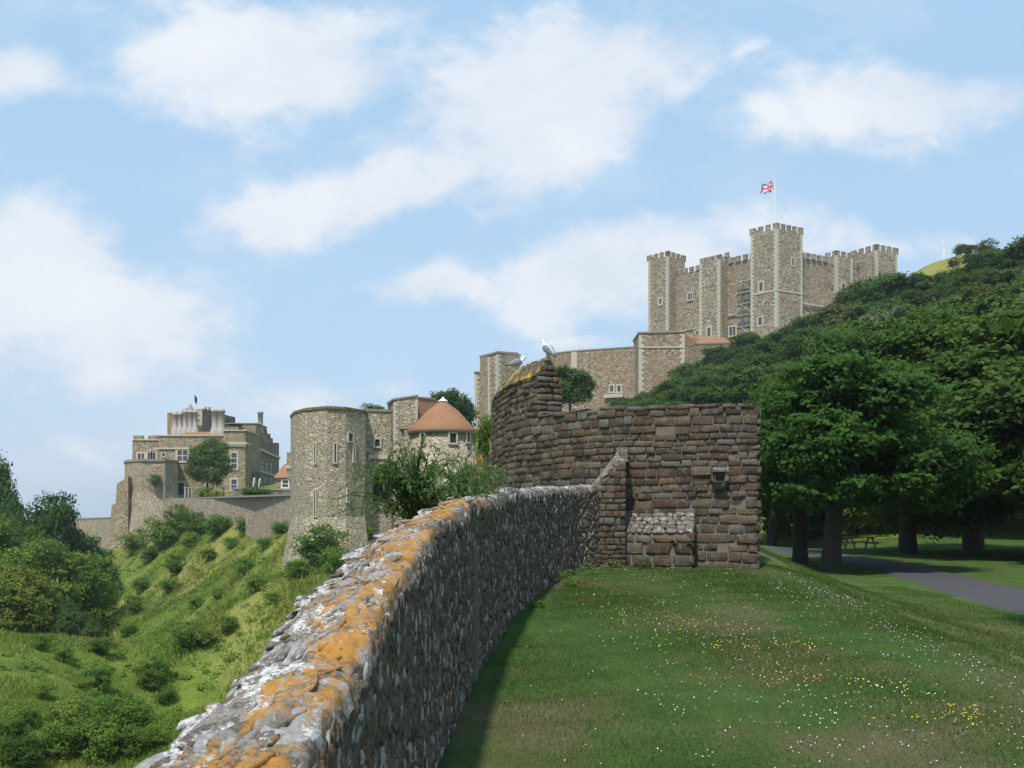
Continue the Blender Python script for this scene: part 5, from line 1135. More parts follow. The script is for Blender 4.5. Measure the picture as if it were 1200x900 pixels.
# ------------------------------------------------------------------ trees and bushes
def leaf_cloud(seed, R3, cz, nclump, cr, nleaf, ls, flat=.75, shell=.75, droop=0.0, bottom=-.75, lump=.18, tuft=1.0):
    """leaf quads on many clumps spread over an uneven ellipsoid; returns verts, quads, per-vertex tone with top light painted in"""
    r = np.random.default_rng(seed); Rx, Ry, Rz = R3
    d = r.normal(size=(nclump * 3, 3)); d /= np.linalg.norm(d, axis=1)[:, None]; d = d[d[:, 2] > bottom][:nclump]; m = len(d)
    ph = r.uniform(0, 6.28, 6)
    lum = 1 + lump * (np.sin(d[:, 0] * 3.1 + ph[0]) + np.sin(d[:, 1] * 3.7 + ph[1]) + np.sin(d[:, 2] * 4.3 + ph[2]) * .7) / 1.6
    rad = (shell + (1 - shell) * r.random(m)) * lum; rad[: m // 5] *= r.uniform(.35, .8, m // 5)
    C = d * rad[:, None] * np.array([Rx, Ry, Rz]); cs = cr * r.uniform(.55, 1.35, m)
    w = cs ** 2; cnt = np.maximum(3, (nleaf * w / w.sum()).astype(int)); ci = np.repeat(np.arange(m), cnt); n = len(ci)
    q = r.normal(size=(n, 3)); q /= np.linalg.norm(q, axis=1)[:, None]; q[:, 2] = np.abs(q[:, 2]) * np.where(r.random(n) < .8, 1, -1)
    rr = r.uniform(.45, 1.08, n) ** .6
    # sub-tufts inside a clump
    q2 = q + .35 * np.sin(q[:, [1, 2, 0]] * 9 + ci[:, None]) * tuft; 
    pos = C[ci] + q2 * (cs[ci] * rr)[:, None] * np.array([1, 1, flat]); pos[:, 2] += cz - droop * np.hypot(pos[:, 0], pos[:, 1]) ** 2 / max(Rx, .1)
    nr = q * .55 + r.normal(0, .55, (n, 3)) + np.array([0, 0, .55]) + d[ci] * .35; nr /= np.linalg.norm(nr, axis=1)[:, None]
    a = np.cross(nr, r.normal(size=(n, 3))); a /= np.linalg.norm(a, axis=1)[:, None] + 1e-9; b = np.cross(nr, a)
    s1 = ls * r.uniform(.6, 1.3, n)[:, None]; s2 = s1 * r.uniform(.45, .75, n)[:, None]; fold = nr * s1 * .18
    V = np.stack([pos - a * s1, pos - b * s2 + fold, pos + a * s1, pos + b * s2 + fold], 1).reshape(-1, 3)
    Q = np.arange(n * 4).reshape(n, 4); lit_tone = np.clip(.5 * r.random(n) + .35 * np.clip(q[:, 2] * .5 + .5, 0, 1) + .25 * r.random(m)[ci] - .05, 0, 1)  # random tone, raised on clump tops: overhead light painted into the leaves
    return V, Q, np.repeat(lit_tone, 4), C + np.array([0, 0, cz])
class Proto:
    """mesh data of one kind of tree: trunk with limbs, crown"""
    def __init__(s, nm, seed, H, R3, cz, ncl, cr, nl, ls, tr, leafm, lean=(0, 0), fork=.35, limbs=12, cut=None, **kw):
        s.H = H; V, Q, lit_tone, C = leaf_cloud(seed, R3, cz, ncl, cr, nl, ls, **kw); V[:, 0] += lean[0] * H * .6; V[:, 1] += lean[1] * H * .6; C = C + np.array([lean[0] * H * .6, lean[1] * H * .6, 0])
        s.crown = np_mesh('crown', V, Q, leafm, None, False, {'rnd': lit_tone}); cm = s.crown.data; bpy.data.objects.remove(s.crown); s.crown = cm
        rr = random.Random(seed); mb = MB(); top = Vector((lean[0] * H * .5, lean[1] * H * .5, cz)); f0 = top * fork * 1.2; f0.z = cz * .62
        pts = [Vector((0, 0, -.8)), Vector((0, 0, 0)), Vector((f0.x * .25 + rr.uniform(-.03, .03) * H * .2, f0.y * .25, f0.z * .3)), Vector((f0.x * .6, f0.y * .6, f0.z * .65)), f0]
        mb.tube(pts, [tr * 1.5, tr * 1.22, tr * .98, tr * .9, tr * .82], 12)
        idx_ = list(range(len(C))); rr.shuffle(idx_)
        for k in idx_[:limbs]:
            e = Vector(C[k]); m1 = f0.lerp(e, .4) + Vector((rr.uniform(-.2, .2), rr.uniform(-.2, .2), rr.uniform(0, .3))) * H * .08
            m2 = f0.lerp(e, .75) + Vector((rr.uniform(-.2, .2), rr.uniform(-.2, .2), rr.uniform(0, .2))) * H * .06
            mb.tube([f0 - Vector((0, 0, tr)), m1, m2, e], [tr * .5, tr * .34, tr * .2, tr * .06], 7)
        o = mb.obj('trunk', M['bark'], None, True); s.trunk = o.data; bpy.data.objects.remove(o)
    def put(s, name, x, y, ztop, z0, rz, label, cat, group, hs=None, leafm=None, wide=1.0):
        sc_ = (ztop - z0) / s.H if hs is None else hs
        t_ = thing(name, label, cat, (x, y, z0), group, rz); t_.scale = (sc_ * wide, sc_ * wide, sc_)
        for nm, me in (('trunk', s.trunk), ('crown', s.crown)):
            o = bpy.data.objects.new(nm, me); COL.objects.link(o); o.parent = t_
            if nm == 'crown' and leafm is not None: o.material_slots[0].link = 'OBJECT'; o.material_slots[0].material = leafm
        return t_
HT = [Proto('a', 41, 10, (4.6, 4.4, 3.4), 6.2, 80, 1.15, 21000, .20, .28, M['leaf_hill'], flat=.62, limbs=10),
      Proto('b', 42, 10, (5.0, 4.2, 3.0), 6.4, 90, 1.05, 21000, .19, .3, M['leaf_hill'], flat=.6, lump=.25, limbs=10),
      Proto('c', 43, 10, (4.0, 4.4, 3.7), 6.0, 72, 1.2, 20000, .21, .28, M['leaf_hill'], flat=.7, limbs=10),
      Proto('d', 44, 10, (4.8, 4.8, 3.2), 6.3, 100, .95, 22000, .18, .3, M['leaf_hill'], flat=.55, lump=.28, limbs=12)]
CH = [Proto('ch1', 51, 9.4, (4.0, 3.8, 4.0), 5.2, 105, 1.2, 90000, .11, .38, M['leaf_chest'], flat=.42, lump=.16, limbs=9, bottom=-.62, fork=.3),
      Proto('ch2', 52, 9.4, (4.6, 4.3, 4.0), 5.3, 130, 1.15, 120000, .10, .36, M['leaf_chest'], flat=.42, lump=.2, limbs=9, bottom=-.62, fork=.3),
      Proto('ch3', 53, 9.4, (4.2, 4.0, 4.0), 5.2, 112, 1.15, 90000, .11, .38, M['leaf_chest'], flat=.42, lump=.18, limbs=9, bottom=-.62, fork=.3, lean=(.14, 0))]
LT = [Proto('l1', 61, 10, (4.6, 4.4, 3.9), 6.0, 90, 1.25, 24000, .17, .26, M['leaf_left'], flat=.65, lump=.22, limbs=10, bottom=-.95),
      Proto('l2', 62, 10, (4.2, 4.0, 4.2), 5.8, 75, 1.2, 20000, .17, .26, M['leaf_left'], flat=.7, lump=.28, limbs=12, bottom=-.95)]
BU = [Proto('b1', 71, 2.2, (1.1, 1.0, .95), 1.1, 30, .42, 3600, .075, .04, M['leaf_bush'], limbs=8, bottom=-.9, lump=.3),
      Proto('b2', 72, 2.2, (1.0, 1.1, 1.0), 1.1, 22, .5, 3000, .085, .04, M['leaf_bush'], limbs=8, bottom=-.9, lump=.35)]
rr = random.Random(99)
# horse chestnuts beside the path (column, depth, top row, proto, wide)
chest = [(938, 34, 450, 0, .98, 'leafy horse chestnut nearest the stone wall, leftmost trunk by the path'),
         (973, 29.5, 418, 2, 1.08, 'leafy horse chestnut with the second trunk from the wall, leaning right beside the path'),
         (1064, 43, 396, 1, .98, 'large horse chestnut with a thick pale trunk right of the picnic table'),
         (1140, 50, 405, 0, 1.15, 'broad horse chestnut between the pale trunk and the edge, crown nearly touching the grass'),
         (1222, 39, 372, 1, 1.25, 'large horse chestnut at the right whose low crown shades the lawn'),
         (1330, 30, 400, 1, .85, 'horse chestnut at the right edge of the photo, its leaves hanging in from the side'),
         (1620, 13.6, 60, 0, .9, 'horse chestnut standing beside the path just outside the photo at the right')]
for i, (px, Y, yt, k, wd, lab) in enumerate(chest):
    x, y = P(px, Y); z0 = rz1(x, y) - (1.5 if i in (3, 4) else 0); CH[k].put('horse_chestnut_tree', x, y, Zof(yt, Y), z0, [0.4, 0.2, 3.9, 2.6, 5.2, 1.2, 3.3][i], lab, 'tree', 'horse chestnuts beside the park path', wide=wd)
# more trees closing the park behind the picnic table
for i, (px, Y, yt, k, wd, lab) in enumerate([(905, 62, 500, 2, 1.1, 'low spreading tree just showing behind the right end of the stone wall'), (985, 74, 485, 0, 1.2, 'tree behind the picnic table at the foot of the hill'), (1075, 72, 450, 1, 1.2, 'tree on the hill foot behind the thick pale trunk'), (1150, 66, 440, 3, 1.2, 'tree at the hill foot at the far right of the shaded lawn'), (1230, 64, 430, 2, 1.3, 'hill foot tree at the right edge of the photo'), (1030, 84, 440, 3, 1.2, 'hill foot tree in the second row behind the picnic table'), (1120, 84, 420, 0, 1.2, 'hill foot tree in the second row right of the pale trunk')]):
    x, y = P(px, Y); z0 = rz1(x, y); HT[k].put('broadleaf_tree', x, y, Zof(yt, Y), z0, rr.uniform(0, 6), lab, 'tree', 'trees at the foot of the castle hill', wide=wd)
# understorey shrubs along the hill foot
for i, px in enumerate(range(900, 1290, 26)):
    Y = 66 + (i % 3) * 2; x, y = P(px, Y); BU[i % 2].put('shrub', x, y, 0, rz1(x, y) - .1, rr.uniform(0, 6), 'dark leafy shrub in the undergrowth behind the shaded park lawn', 'shrub', 'shrubs at the hill foot', hs=rr.uniform(1.3, 1.9), leafm=M['leaf_hill2'] if i % 3 else M['leaf_hill'])
# the wooded castle hill: rows from the skyline down
where = {0: 'on the skyline', 1: 'just below the skyline', 2: 'midway down the slope', 3: 'low on the slope', 4: 'near the hill foot'}
def colname(px):
    for lim, nm in ((760, 'at the left tip of the wood'), (800, 'below the bailey tower right corner'), (845, 'below the red roofed range'), (890, 'below the scaffolding'), (935, 'below the tallest keep tower'), (985, 'below the keep right wall'), (1035, 'below the rear right keep tower'), (1085, 'between the keep and the white mast'), (1135, 'below the white mast'), (1185, 'below the grassy knoll'), (1240, 'at the right edge of the photo'), (1400, 'past the right edge')):
        if px < lim: return nm
nh = 0
for row in range(4):
    f_ = row / 5.0; px = 738 + (row % 2) * 24
    while px < 1300:
        ys = float(np.interp(px, sx, sy)); Ys = float(np.interp(px, sx, sY)); Y = lerp(Ys, 66, f_ * .9); tans = (HY - ys) / F; tan0 = (HY - 470) / F * min(1, (px - 640) / 200)
        hid = 505 if px < 890 else 470
        zt2 = lerp(tans, min(tans * .62, .10 + (px - 740) / 460 * .09), f_ * .9) ; yt = HY - zt2 * F
        if yt < hid:
            x, y = P(px + rr.uniform(-6, 6), Y + rr.uniform(-3, 3)); z0 = rz1(x, y); zt3 = zt2 * y * (1 + rr.uniform(-.012, .006)); h = zt3 - z0
            h = min(max(h, 6.5), 12.5)
            tint = None if rr.random() < .8 else M['leaf_hill2']
            if row == 1 and 960 < px < 1040: tint = M['leaf_hill2']
            col_ = 'dark green' if tint is None else 'yellowish green'
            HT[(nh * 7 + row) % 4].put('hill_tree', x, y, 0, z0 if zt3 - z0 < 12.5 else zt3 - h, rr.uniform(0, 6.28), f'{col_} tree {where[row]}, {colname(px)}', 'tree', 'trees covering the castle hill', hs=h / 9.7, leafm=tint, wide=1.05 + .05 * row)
            nh += 1
        px += (36 if px < 900 else 42) + rr.uniform(-4, 4)
from collections import defaultdict
dd = defaultdict(list)
for o in COL.objects:
    if o.parent is None and o.get('category') == 'tree' and o.name.startswith('hill_tree'): dd[o['label']].append(o)
for lb, os_ in dd.items():
    if len(os_) > 1:
        os_.sort(key=lambda o: o.location.x / o.location.y)
        wd = ['left one', 'right one'] if len(os_) == 2 else ['left one', 'middle one', 'right one', 'far right one']
        for o, w_ in zip(os_, wd): o['label'] = lb + ', ' + w_
# bare grey tree standing in the wood
def bare_tree(px, Y, yt, lab, sc_):
    x, y = P(px, Y); zt3 = Zof(yt, Y); z0 = zt3 - 7 * sc_; t_ = thing('bare_tree', lab, 'tree', (x, y, z0)); mb = MB(); q = random.Random(px)
    mb.tube([(x, y, z0 - 2), (x + .2, y, z0 + 2 * sc_), (x + .4 * sc_, y, z0 + 4 * sc_)], [.2, .16, .11], 8); mb.obj('trunk', M['dead'], t_); mb = MB()
    for k in range(26):
        a = q.uniform(0, 6.28); s0_ = q.uniform(.35, 1); b = Vector((x + .4 * sc_ * s0_, y, z0 + 4 * sc_ * s0_)); L_ = q.uniform(1.5, 3.4) * sc_; e = b + Vector((math.cos(a) * L_ * .7, math.sin(a) * L_ * .7, L_ * .8)); m_ = b.lerp(e, .5) + Vector((q.uniform(-.3, .3), 0, q.uniform(-.2, .3)))
        mb.tube([b, m_, e], [.07, .05, .015], 5)
        for w_ in range(3):
            b2 = m_.lerp(e, q.random()); e2 = b2 + Vector((q.uniform(-1, 1), q.uniform(-1, 1), q.uniform(.2, 1.2))) * .8; mb.tube([b2, e2], [.03, .01], 4)
    mb.obj('branches', M['dead'], t_)
bare_tree(1022, 92, 358, 'bare grey branched tree standing among the green trees on the hill', .95)
bare_tree(960, 98, 388, 'smaller bare grey tree lower and left of the other bare one', .7)
# tree in front of the inner wall, trees behind the conical roof and the gateway
def one(proto, nm, px, Y, yt, yb, lab, wide=1.0, leafm=None, cat='tree', rz=None, group=None):
    x, y = P(px, Y); return proto.put(nm, x, y, Zof(yt, Y), Zof(yb, Y), rr.uniform(0, 6) if rz is None else rz, lab, cat, group, leafm=leafm, wide=wide)
one(HT[2], 'round_tree', 668, 120, 428, 495, 'rounded dark green tree against the inner wall, just right of the seagulls', .78)
one(HT[0], 'broadleaf_tree', 527, 112, 458, 560, 'dark tree peeping over the conical red roof', .62, M['leaf_leftd'])
one(BU[0], 'shrub', 435, 98, 471, 500, 'small bush growing on top of the wall beside the round tower', 1.0, M['leaf_leftd'], 'bush')
one(LT[0], 'round_tree', 243, 147, 517, 584, 'rounded green tree in front of the gatehouse', .74, M['leaf_leftd'])
one(BU[1], 'shrub', 246, 145, 572, 590, 'low bright bush under the gatehouse tree', 1.6, None, 'bush')
one(BU[1], 'shrub', 300, 136, 571, 582, 'thin line of plants on the dark terrace wall', 3.0, None, 'bush')
one(BU[0], 'climbing_plant', 181, 161.5, 554, 571, 'tuft of green plant growing out of the face of the half-round tower', .8, None, 'plant')
x, y = P(572, 30); BU[0].put('climbing_plant', x, y, 0, Zof(545, 30), 1, 'light green climber hanging at the left edge of the curved wall', 'plant', None, hs=.75, leafm=M['ivy'], wide=.42)
# the ditch trees at the left
for (px, Y, yt, k, wd, lab, mt) in ((-4, 118, 546, 1, .72, 'tall tree at the far left edge, its top against the sky', M['leaf_leftd']), (56, 112, 588, 0, .9, 'dark round topped tree below the distant wall at the left', M['leaf_leftd']), (100, 122, 634, 1, .7, 'dark tree touching the foot of the half-round tower', M['leaf_leftd']),
                                    (14, 98, 612, 1, .85, 'mid green tree in the left group, left of the bright one', M['leaf_left']), (60, 86, 640, 0, .85, 'bright yellow-green tree in front of the left group', M['leaf_left']), (100, 96, 672, 1, .68, 'dark tree at the right end of the left group above the ditch floor', M['leaf_leftd']),
                                    (10, 78, 668, 0, .8, 'bushy tree at the left edge in front of the group', M['leaf_left']), (-55, 90, 600, 0, 1.0, 'tree just beyond the left edge of the photo', M['leaf_left']), (84, 79, 712, 1, .72, 'low dark tree at the lip of the ditch floor', M['leaf_leftd'])):
    x, y = P(px, Y); z0 = rz1(x, y) - .2; h = Zof(yt, Y) - z0; LT[k].put('ditch_tree', x, y, z0 + h, z0, rr.uniform(0, 6), lab, 'tree', 'trees in the ditch at the left', leafm=mt, wide=wd * min(1.15, 10.5 / h))
# bushes on the bank and in the ditch
def ray_ground(px, py, y0=12, y1=200):
    for Y in np.geomspace(y0, y1, 500):
        x = (px - 600) / F * Y
        if rz1(x, Y) > Zof(py, Y): return x, float(Y)
    return None
bsh = [(190, 632, 20, 'dark'), (208, 615, 15, 'dark'), (160, 642, 14, ''), (232, 622, 15, ''), (255, 622, 14, ''), (285, 620, 10, ''), (245, 655, 9, 'dark'), (205, 668, 12, 'dark'), (200, 690, 10, ''), (158, 715, 11, 'dark'), (285, 668, 11, ''), (215, 755, 16, 'dark'), (240, 752, 14, 'dark'), (300, 690, 10, ''),
       (266, 735, 11, 'dark'), (180, 790, 14, ''), (350, 672, 13, ''), (372, 652, 24, ''), (412, 640, 22, ''), (390, 665, 15, ''), (115, 800, 16, ''), (135, 850, 22, ''), (105, 870, 24, 'dark'), (60, 880, 20, ''), (30, 845, 15, ''), (160, 845, 17, ''), (90, 830, 13, ''), (150, 880, 18, 'dark'), (20, 890, 22, 'dark'), (185, 870, 13, ''),
       (48, 757, 10, ''), (75, 772, 10, ''), (120, 762, 12, 'dark'), (165, 690, 9, ''), (330, 622, 9, ''), (230, 710, 8, ''), (320, 705, 8, ''), (140, 625, 12, 'dark'), (195, 820, 10, ''), (75, 850, 18, 'dark'), (15, 862, 16, ''), (118, 882, 20, ''), (50, 815, 10, ''), (175, 805, 12, 'dark'), (100, 805, 9, ''), (222, 640, 10, ''), (270, 640, 8, ''), (175, 655, 9, 'dark'), (310, 640, 8, ''), (255, 700, 7, ''), (150, 740, 9, '')]
ray_cache = {}
for i, (px, py, rp, kd) in enumerate(bsh):
    hit = ray_ground(px, py + rp * .55)
    if not hit: continue
    x, y = hit; s_ = rp / F * y / 1.05; side = 'on the grassy bank below the castle wall' if px > 150 and py < 800 else 'in the ditch bottom at lower left'
    BU[i % 2].put('bush', x, y, 0, rz1(x, y) - .15 * s_, rr.uniform(0, 6), ('dark green' if kd else 'bright green') + ' leafy bush ' + side, 'bush', f'{"dark" if kd else "bright"} bushes {side}', hs=s_, leafm=M['leaf_left'] if kd else None, wide=1.0)
# purple flower spike bush
hit = ray_ground(82, 878)
# foreground shrub on the outer side of the near wall: arching stems with long leaves
def arching_shrub(px, Y, yb, n, nm, label, seed, span=1.0, hgt=.72):
    q = random.Random(seed); x0, y0 = P(px, Y); zb = Zof(yb, Y); t_ = thing(nm, label, 'shrub', (x0, y0, zb)); st_ = MB(); V = []; Q = []; RD = []
    for i in range(n):
        a = q.uniform(0, 6.28); rad = q.uniform(.1, .62) * span; h = q.uniform(.2, hgt) * (1.15 - rad * .45); tip = Vector((math.cos(a) * rad, math.sin(a) * rad * .7, h)); b = Vector((x0 + q.uniform(-.05, .05), y0 + q.uniform(-.05, .05), zb - .15))
        dr = q.uniform(.05, .22); pts = []
        for k in range(9):
            t = k / 8; p = Vector((b.x + tip.x * t ** 1.25, b.y + tip.y * t ** 1.25, b.z + .15 + tip.z * (1 - (1 - t) ** 1.7) - dr * max(0, t - .7) ** 1.3 * 3)); pts.append(p)
        st_.tube(pts, [.006 * (1 - t_i / 10) + .0015 for t_i in range(9)], 5)
        for k in range(14):
            t = .22 + .78 * k / 13; j = min(7, int(t * 8)); p = pts[j].lerp(pts[j + 1], t * 8 - j) if j < 8 else pts[8]; d = (pts[min(8, j + 1)] - pts[max(0, j - 1)]).normalized()
            for sgn in (-1, 1):
                sd = d.cross(Vector((0, 0, 1))); sd = sd.normalized() if sd.length > .01 else Vector((1, 0, 0))
                if k % 2: sd = sd.cross(d).normalized()
                dirv = (sd * sgn + d * q.uniform(.4, 1.0) + Vector((0, 0, q.uniform(-.35, .25)))).normalized(); L_ = q.uniform(.055, .13) * (1.1 - .45 * t); wv = dirv.cross(Vector((q.uniform(-.4, .4), q.uniform(-.4, .4), 1))).normalized() * L_ * .13; up = wv.cross(dirv).normalized() * L_ * .05
                e1 = p + dirv * L_ * .5; e2 = p + dirv * L_ - Vector((0, 0, L_ * .22)); b0 = len(V); V += [p, e1 + wv + up, e2, e1 - wv + up, e1]; Q += [(b0, b0 + 4, b0 + 1, b0 + 1), (b0, b0 + 3, b0 + 4, b0 + 4), (b0 + 4, b0 + 2, b0 + 1, b0 + 1), (b0 + 4, b0 + 3, b0 + 2, b0 + 2)]; RD += [q.random()] * 5
    st_.obj('stems', M['ivy'], t_, True); mb = MB(); mb.v = [tuple(v) for v in V]; mb.f = [tuple(dict.fromkeys(f)) for f in Q]; mb.mi = [0] * len(Q); mb.n = len(V); mb.rnd = RD; mb.obj('foliage', M['leaf_bud'], t_)
arching_shrub(487, 8.6, 614, 105, 'arching_shrub', 'grey-green arching shrub sprouting behind the crest of the near wall', 5, 1.35, .74)
arching_shrub(548, 10.2, 592, 55, 'arching_shrub', 'smaller grey-green shrub between the arching shrub and the curved wall', 8, .95, .5)
for i, (px, Y, h) in enumerate(((757, 15.0, .13), (690, 14.35, .14), (671, 13.4, .16), (668, 13.2, .1), (719, 15.1, .1), (630, 11.6, .07))):
    q = random.Random(i + 70); x0, y0 = P(px, Y); x0 = max(x0, float(right_face_x(Y)) + .06); z0 = lawn_h(x0, y0); t_ = thing('weed', 'small green weed tuft growing at the foot of the walls on the lawn edge', 'plant', (x0, y0, z0), 'weeds at the wall foot'); V, Q, lit_tone, _ = leaf_cloud(80 + i, (h * 1.0, h * .5, h * .7), h * .5, 14, h * .45, 260, .014); V = V + np.array([x0, y0, z0]); np_mesh('leaves', V, Q, M['leaf_bush'], t_, False, {'rnd': lit_tone})

# ------------------------------------------------------------------ seagulls
def skin_body(chain, radii, edges, mat, parent, name, sub=2):
    me = bpy.data.meshes.new(name); me.from_pydata(chain, edges, []); o = bpy.data.objects.new(name, me); COL.objects.link(o); o.parent = parent
    me.skin_vertices.new() if hasattr(me.skin_vertices, 'new') else None
    md = o.modifiers.new('skin', 'SKIN'); sm = o.modifiers.new('sub', 'SUBSURF'); sm.levels = sub; sm.render_levels = sub
    for i, r_ in enumerate(radii): me.skin_vertices[0].data[i].radius = r_ if isinstance(r_, tuple) else (r_, r_)
    me.skin_vertices[0].data[1].use_root = True
    for p in [mat]: me.materials.append(p)
    md.use_smooth_shade = True
    return o
GM = {'w': petal('gull_white', (.78, .78, .77)), 'g': petal('gull_grey', (.22, .235, .26)), 'k': petal('gull_black', (.03, .03, .03)), 'y': petal('gull_yellow', (.65, .42, .05)), 'p': petal('gull_pink', (.50, .30, .26))}
def loft(mb, secs, n=14, mi=0):
    """secs: (centre, half width vector, half height vector)"""
    v = []; f = []
    for c, a, b in secs:
        c, a, b = Vector(c), Vector(a), Vector(b)
        for k in range(n): t = 2 * math.pi * k / n; v.append(c + a * math.cos(t) + b * math.sin(t))
    for i in range(len(secs) - 1):
        for k in range(n): k2 = (k + 1) % n; f.append((i * n + k, i * n + k2, (i + 1) * n + k2, (i + 1) * n + k))
    f.append(tuple(range(n - 1, -1, -1))); f.append(tuple((len(secs) - 1) * n + k for k in range(n))); mb.add(v, f, mi)
def gull(x, y, z, rz, upright, label, s=1.0):
    """standing gull facing +x before rotation; upright 0 level .. 1 tall"""
    t_ = thing('seagull', label, 'bird', (x, y, z), 'seagulls on the curved wall', rz); t_.scale = (s, s, s)
    def part(mb, nm, mt, par=t_):
        o = mb.obj(nm, mt, None, True); o.parent = par; return o
    tilt = lerp(.22, .78, upright); d = Vector((math.cos(tilt), 0, math.sin(tilt))); u = Vector((-math.sin(tilt), 0, math.cos(tilt))); w = Vector((0, 1, 0)); c = Vector((0, 0, .155))
    mb = MB(); secs = []
    for t, rw, rh in ((-.19, .008, .006), (-.15, .036, .024), (-.09, .068, .055), (-.02, .086, .076), (.05, .084, .078), (.10, .066, .066)): secs.append((c + d * t, w * rw, u * rh))
    nb = c + d * .13 + Vector((0, 0, .01)); hd = c + d * .14 + Vector((.02, 0, .072 + .012 * upright)); 
    secs.append((nb + Vector((0, 0, .015)), w * .038, u * .04)); secs.append((lerp(nb, hd, .55), w * .027, Vector((-.03, 0, .006)))); secs.append((hd + Vector((0, 0, -.012)), w * .029, Vector((-.033, 0, .004)))); secs.append((hd + Vector((.004, 0, .015)), w * .029, Vector((-.036, 0, .0)))); secs.append((hd + Vector((.004, 0, .034)), w * .018, Vector((-.024, 0, 0)))); secs.append((hd + Vector((.004, 0, .042)), w * .004, Vector((-.006, 0, 0))))
    loft(mb, secs); body_ = part(mb, 'body', GM['w'])
    for sg in (-1, 1):
        mb = MB(); sw = []
        for t, rw, rh in ((.085, .010, .03), (.05, .020, .062), (-.02, .024, .076), (-.09, .020, .06), (-.15, .012, .036), (-.20, .007, .016), (-.245, .003, .005)): sw.append((c + d * t + w * sg * (.078 - max(0, -t) * .22) + u * .016, w * rw, u * rh))
        loft(mb, sw, 10); wg = part(mb, 'wing', GM['g']); mb = MB(); loft(mb, [(c + d * -.19 + w * sg * .024 + u * .016, w * .009, u * .02), (c + d * -.25 + w * sg * .014 + u * .014, w * .006, u * .012), (c + d * -.29 + w * sg * .006 + u * .01, w * .002, u * .003)], 8); o = part(mb, 'wing_tip', GM['k'], wg)
        mb = MB(); h = Vector((0, sg * .028, .0)); mb.tube([c + h + Vector((-.005, 0, -.03)), Vector((-.012, sg * .028, .05)), Vector((0, sg * .028, .006))], [.012, .006, .005], 6); 
        for a in (-.45, 0, .45): mb.tube([Vector((0, sg * .028, .006)), Vector((.05 * math.cos(a), sg * .028 + .05 * math.sin(a), .003))], [.005, .003], 5)
        part(mb, 'leg', GM['p'])
        mb = MB(); mb.lathe((hd.x + .02, sg * .024, hd.z + .016), [(.001, -.004), (.0045, 0), (.001, .004)], 8); part(mb, 'eye', GM['k'])
    mb = MB(); loft(mb, [(hd + Vector((.03, 0, .008)), w * .009, Vector((0, 0, .011))), (hd + Vector((.055, 0, .004)), w * .006, Vector((0, 0, .009))), (hd + Vector((.075, 0, -.006)), w * .002, Vector((0, 0, .004)))], 8); part(mb, 'beak', GM['y'])
    return t_
x, y, tx, ty, nx_, ny_ = bframe(Sg + .02); gull(x + nx_ * .22, y + ny_ * .22, ZA + .05, R(138), .9, 'white and grey seagull standing tall at the very peak of the gabled wall end', .88)
sg2 = float(np.interp(18.55, bc[:, 1], bl)); x, y, tx, ty, nx_, ny_ = bframe(sg2); gull(x + nx_ * .2, y + ny_ * .2, ZA + .045, R(18), .15, 'white and grey seagull perched further along the ridge, left of the other', .9)

# ------------------------------------------------------------------ picnic table
x, y = P(1008, 57); z0 = rz1(x, y) + .03; pt = thing('picnic_table', 'weathered wooden picnic table with benches on the shaded grass between the trunks', 'picnic table', (x, y, z0), None, .12)
def pp(nm, f_):
    m = MB(); f_(m); o = m.obj(nm, M['wood'], None); o.parent = pt; return o
pp('table_top', lambda m: [m.box((0, -.3 + .15 * k, .74), (1.8, .135, .045)) for k in range(5)])
for s_ in (-1, 1): pp('bench', lambda m: [m.box((0, s_ * (.68 + .14 * k), .45), (1.8, .13, .045)) for k in range(2)])
for s_ in (-1, 1):
    for q_ in (-1, 1): pp('leg', lambda m: m.bar((s_ * .62, q_ * .22, .73), (s_ * .62, q_ * .68, 0), .09, .05))
    pp('crossbeam', lambda m: (m.bar((s_ * .67, -.85, .40), (s_ * .67, .85, .40), .045, .1), m.bar((s_ * .67, -.35, .69), (s_ * .67, .35, .69), .045, .09)))
# ------------------------------------------------------------------ lawn blades, daisies, buttercups, rough grass
def blades(name, pos, h, w, mat, seed, lean=.5, nz=None):
    r = np.random.default_rng(seed); n = len(pos); a = r.uniform(0, 6.28, n); d = np.stack([np.cos(a), np.sin(a), 0 * a], -1); b = r.uniform(0, 6.28, n); ln = np.stack([np.cos(b), np.sin(b), 0 * b], -1) * (h * r.uniform(0, lean, n))[:, None]
    V = np.stack([pos - d * (w / 2)[:, None], pos + d * (w / 2)[:, None], pos + ln + np.array([0, 0, 1]) * h[:, None]], 1).reshape(-1, 3)
    o = np_mesh(name, V, np.arange(n * 3).reshape(n, 3), mat, None, False, {'rnd': np.repeat(r.random(n), 3)}); return o
r = np.random.default_rng(77)
n = 330000; Yb = 5.0 + 11 * r.random(n) ** 1.25; Xb = right_face_x(Yb) + .03 + (4.9 - right_face_x(Yb)) * r.random(n)
vis = (Xb / Yb < .56) ; Xb, Yb = Xb[vis], Yb[vis]
pat = np.array([0.0]); pt_n = bump_np(Xb, Yb, 1.0, 1.1, 55); dens = np.clip(.75 - pt_n * .45, .12, 1) * np.clip((Xb - right_face_x(Yb)) / .35, .15, 1); keep_ = r.random(len(Xb)) < dens; Xb, Yb = Xb[keep_], Yb[keep_]
Zb = lawn_z(Xb, Yb); hb = r.uniform(.012, .034, len(Xb)) * (1 + .35 * np.sin(Xb * 2.2 + Yb)); wb = r.uniform(.003, .006, len(Xb)) * (Yb / 7) ** .6
tag(blades('lawn_grass', np.stack([Xb, Yb, Zb - .004], -1), hb, wb, M['blade'], 78, .9), 'short mown grass blades of the foreground lawn', 'grass', None, 'stuff')
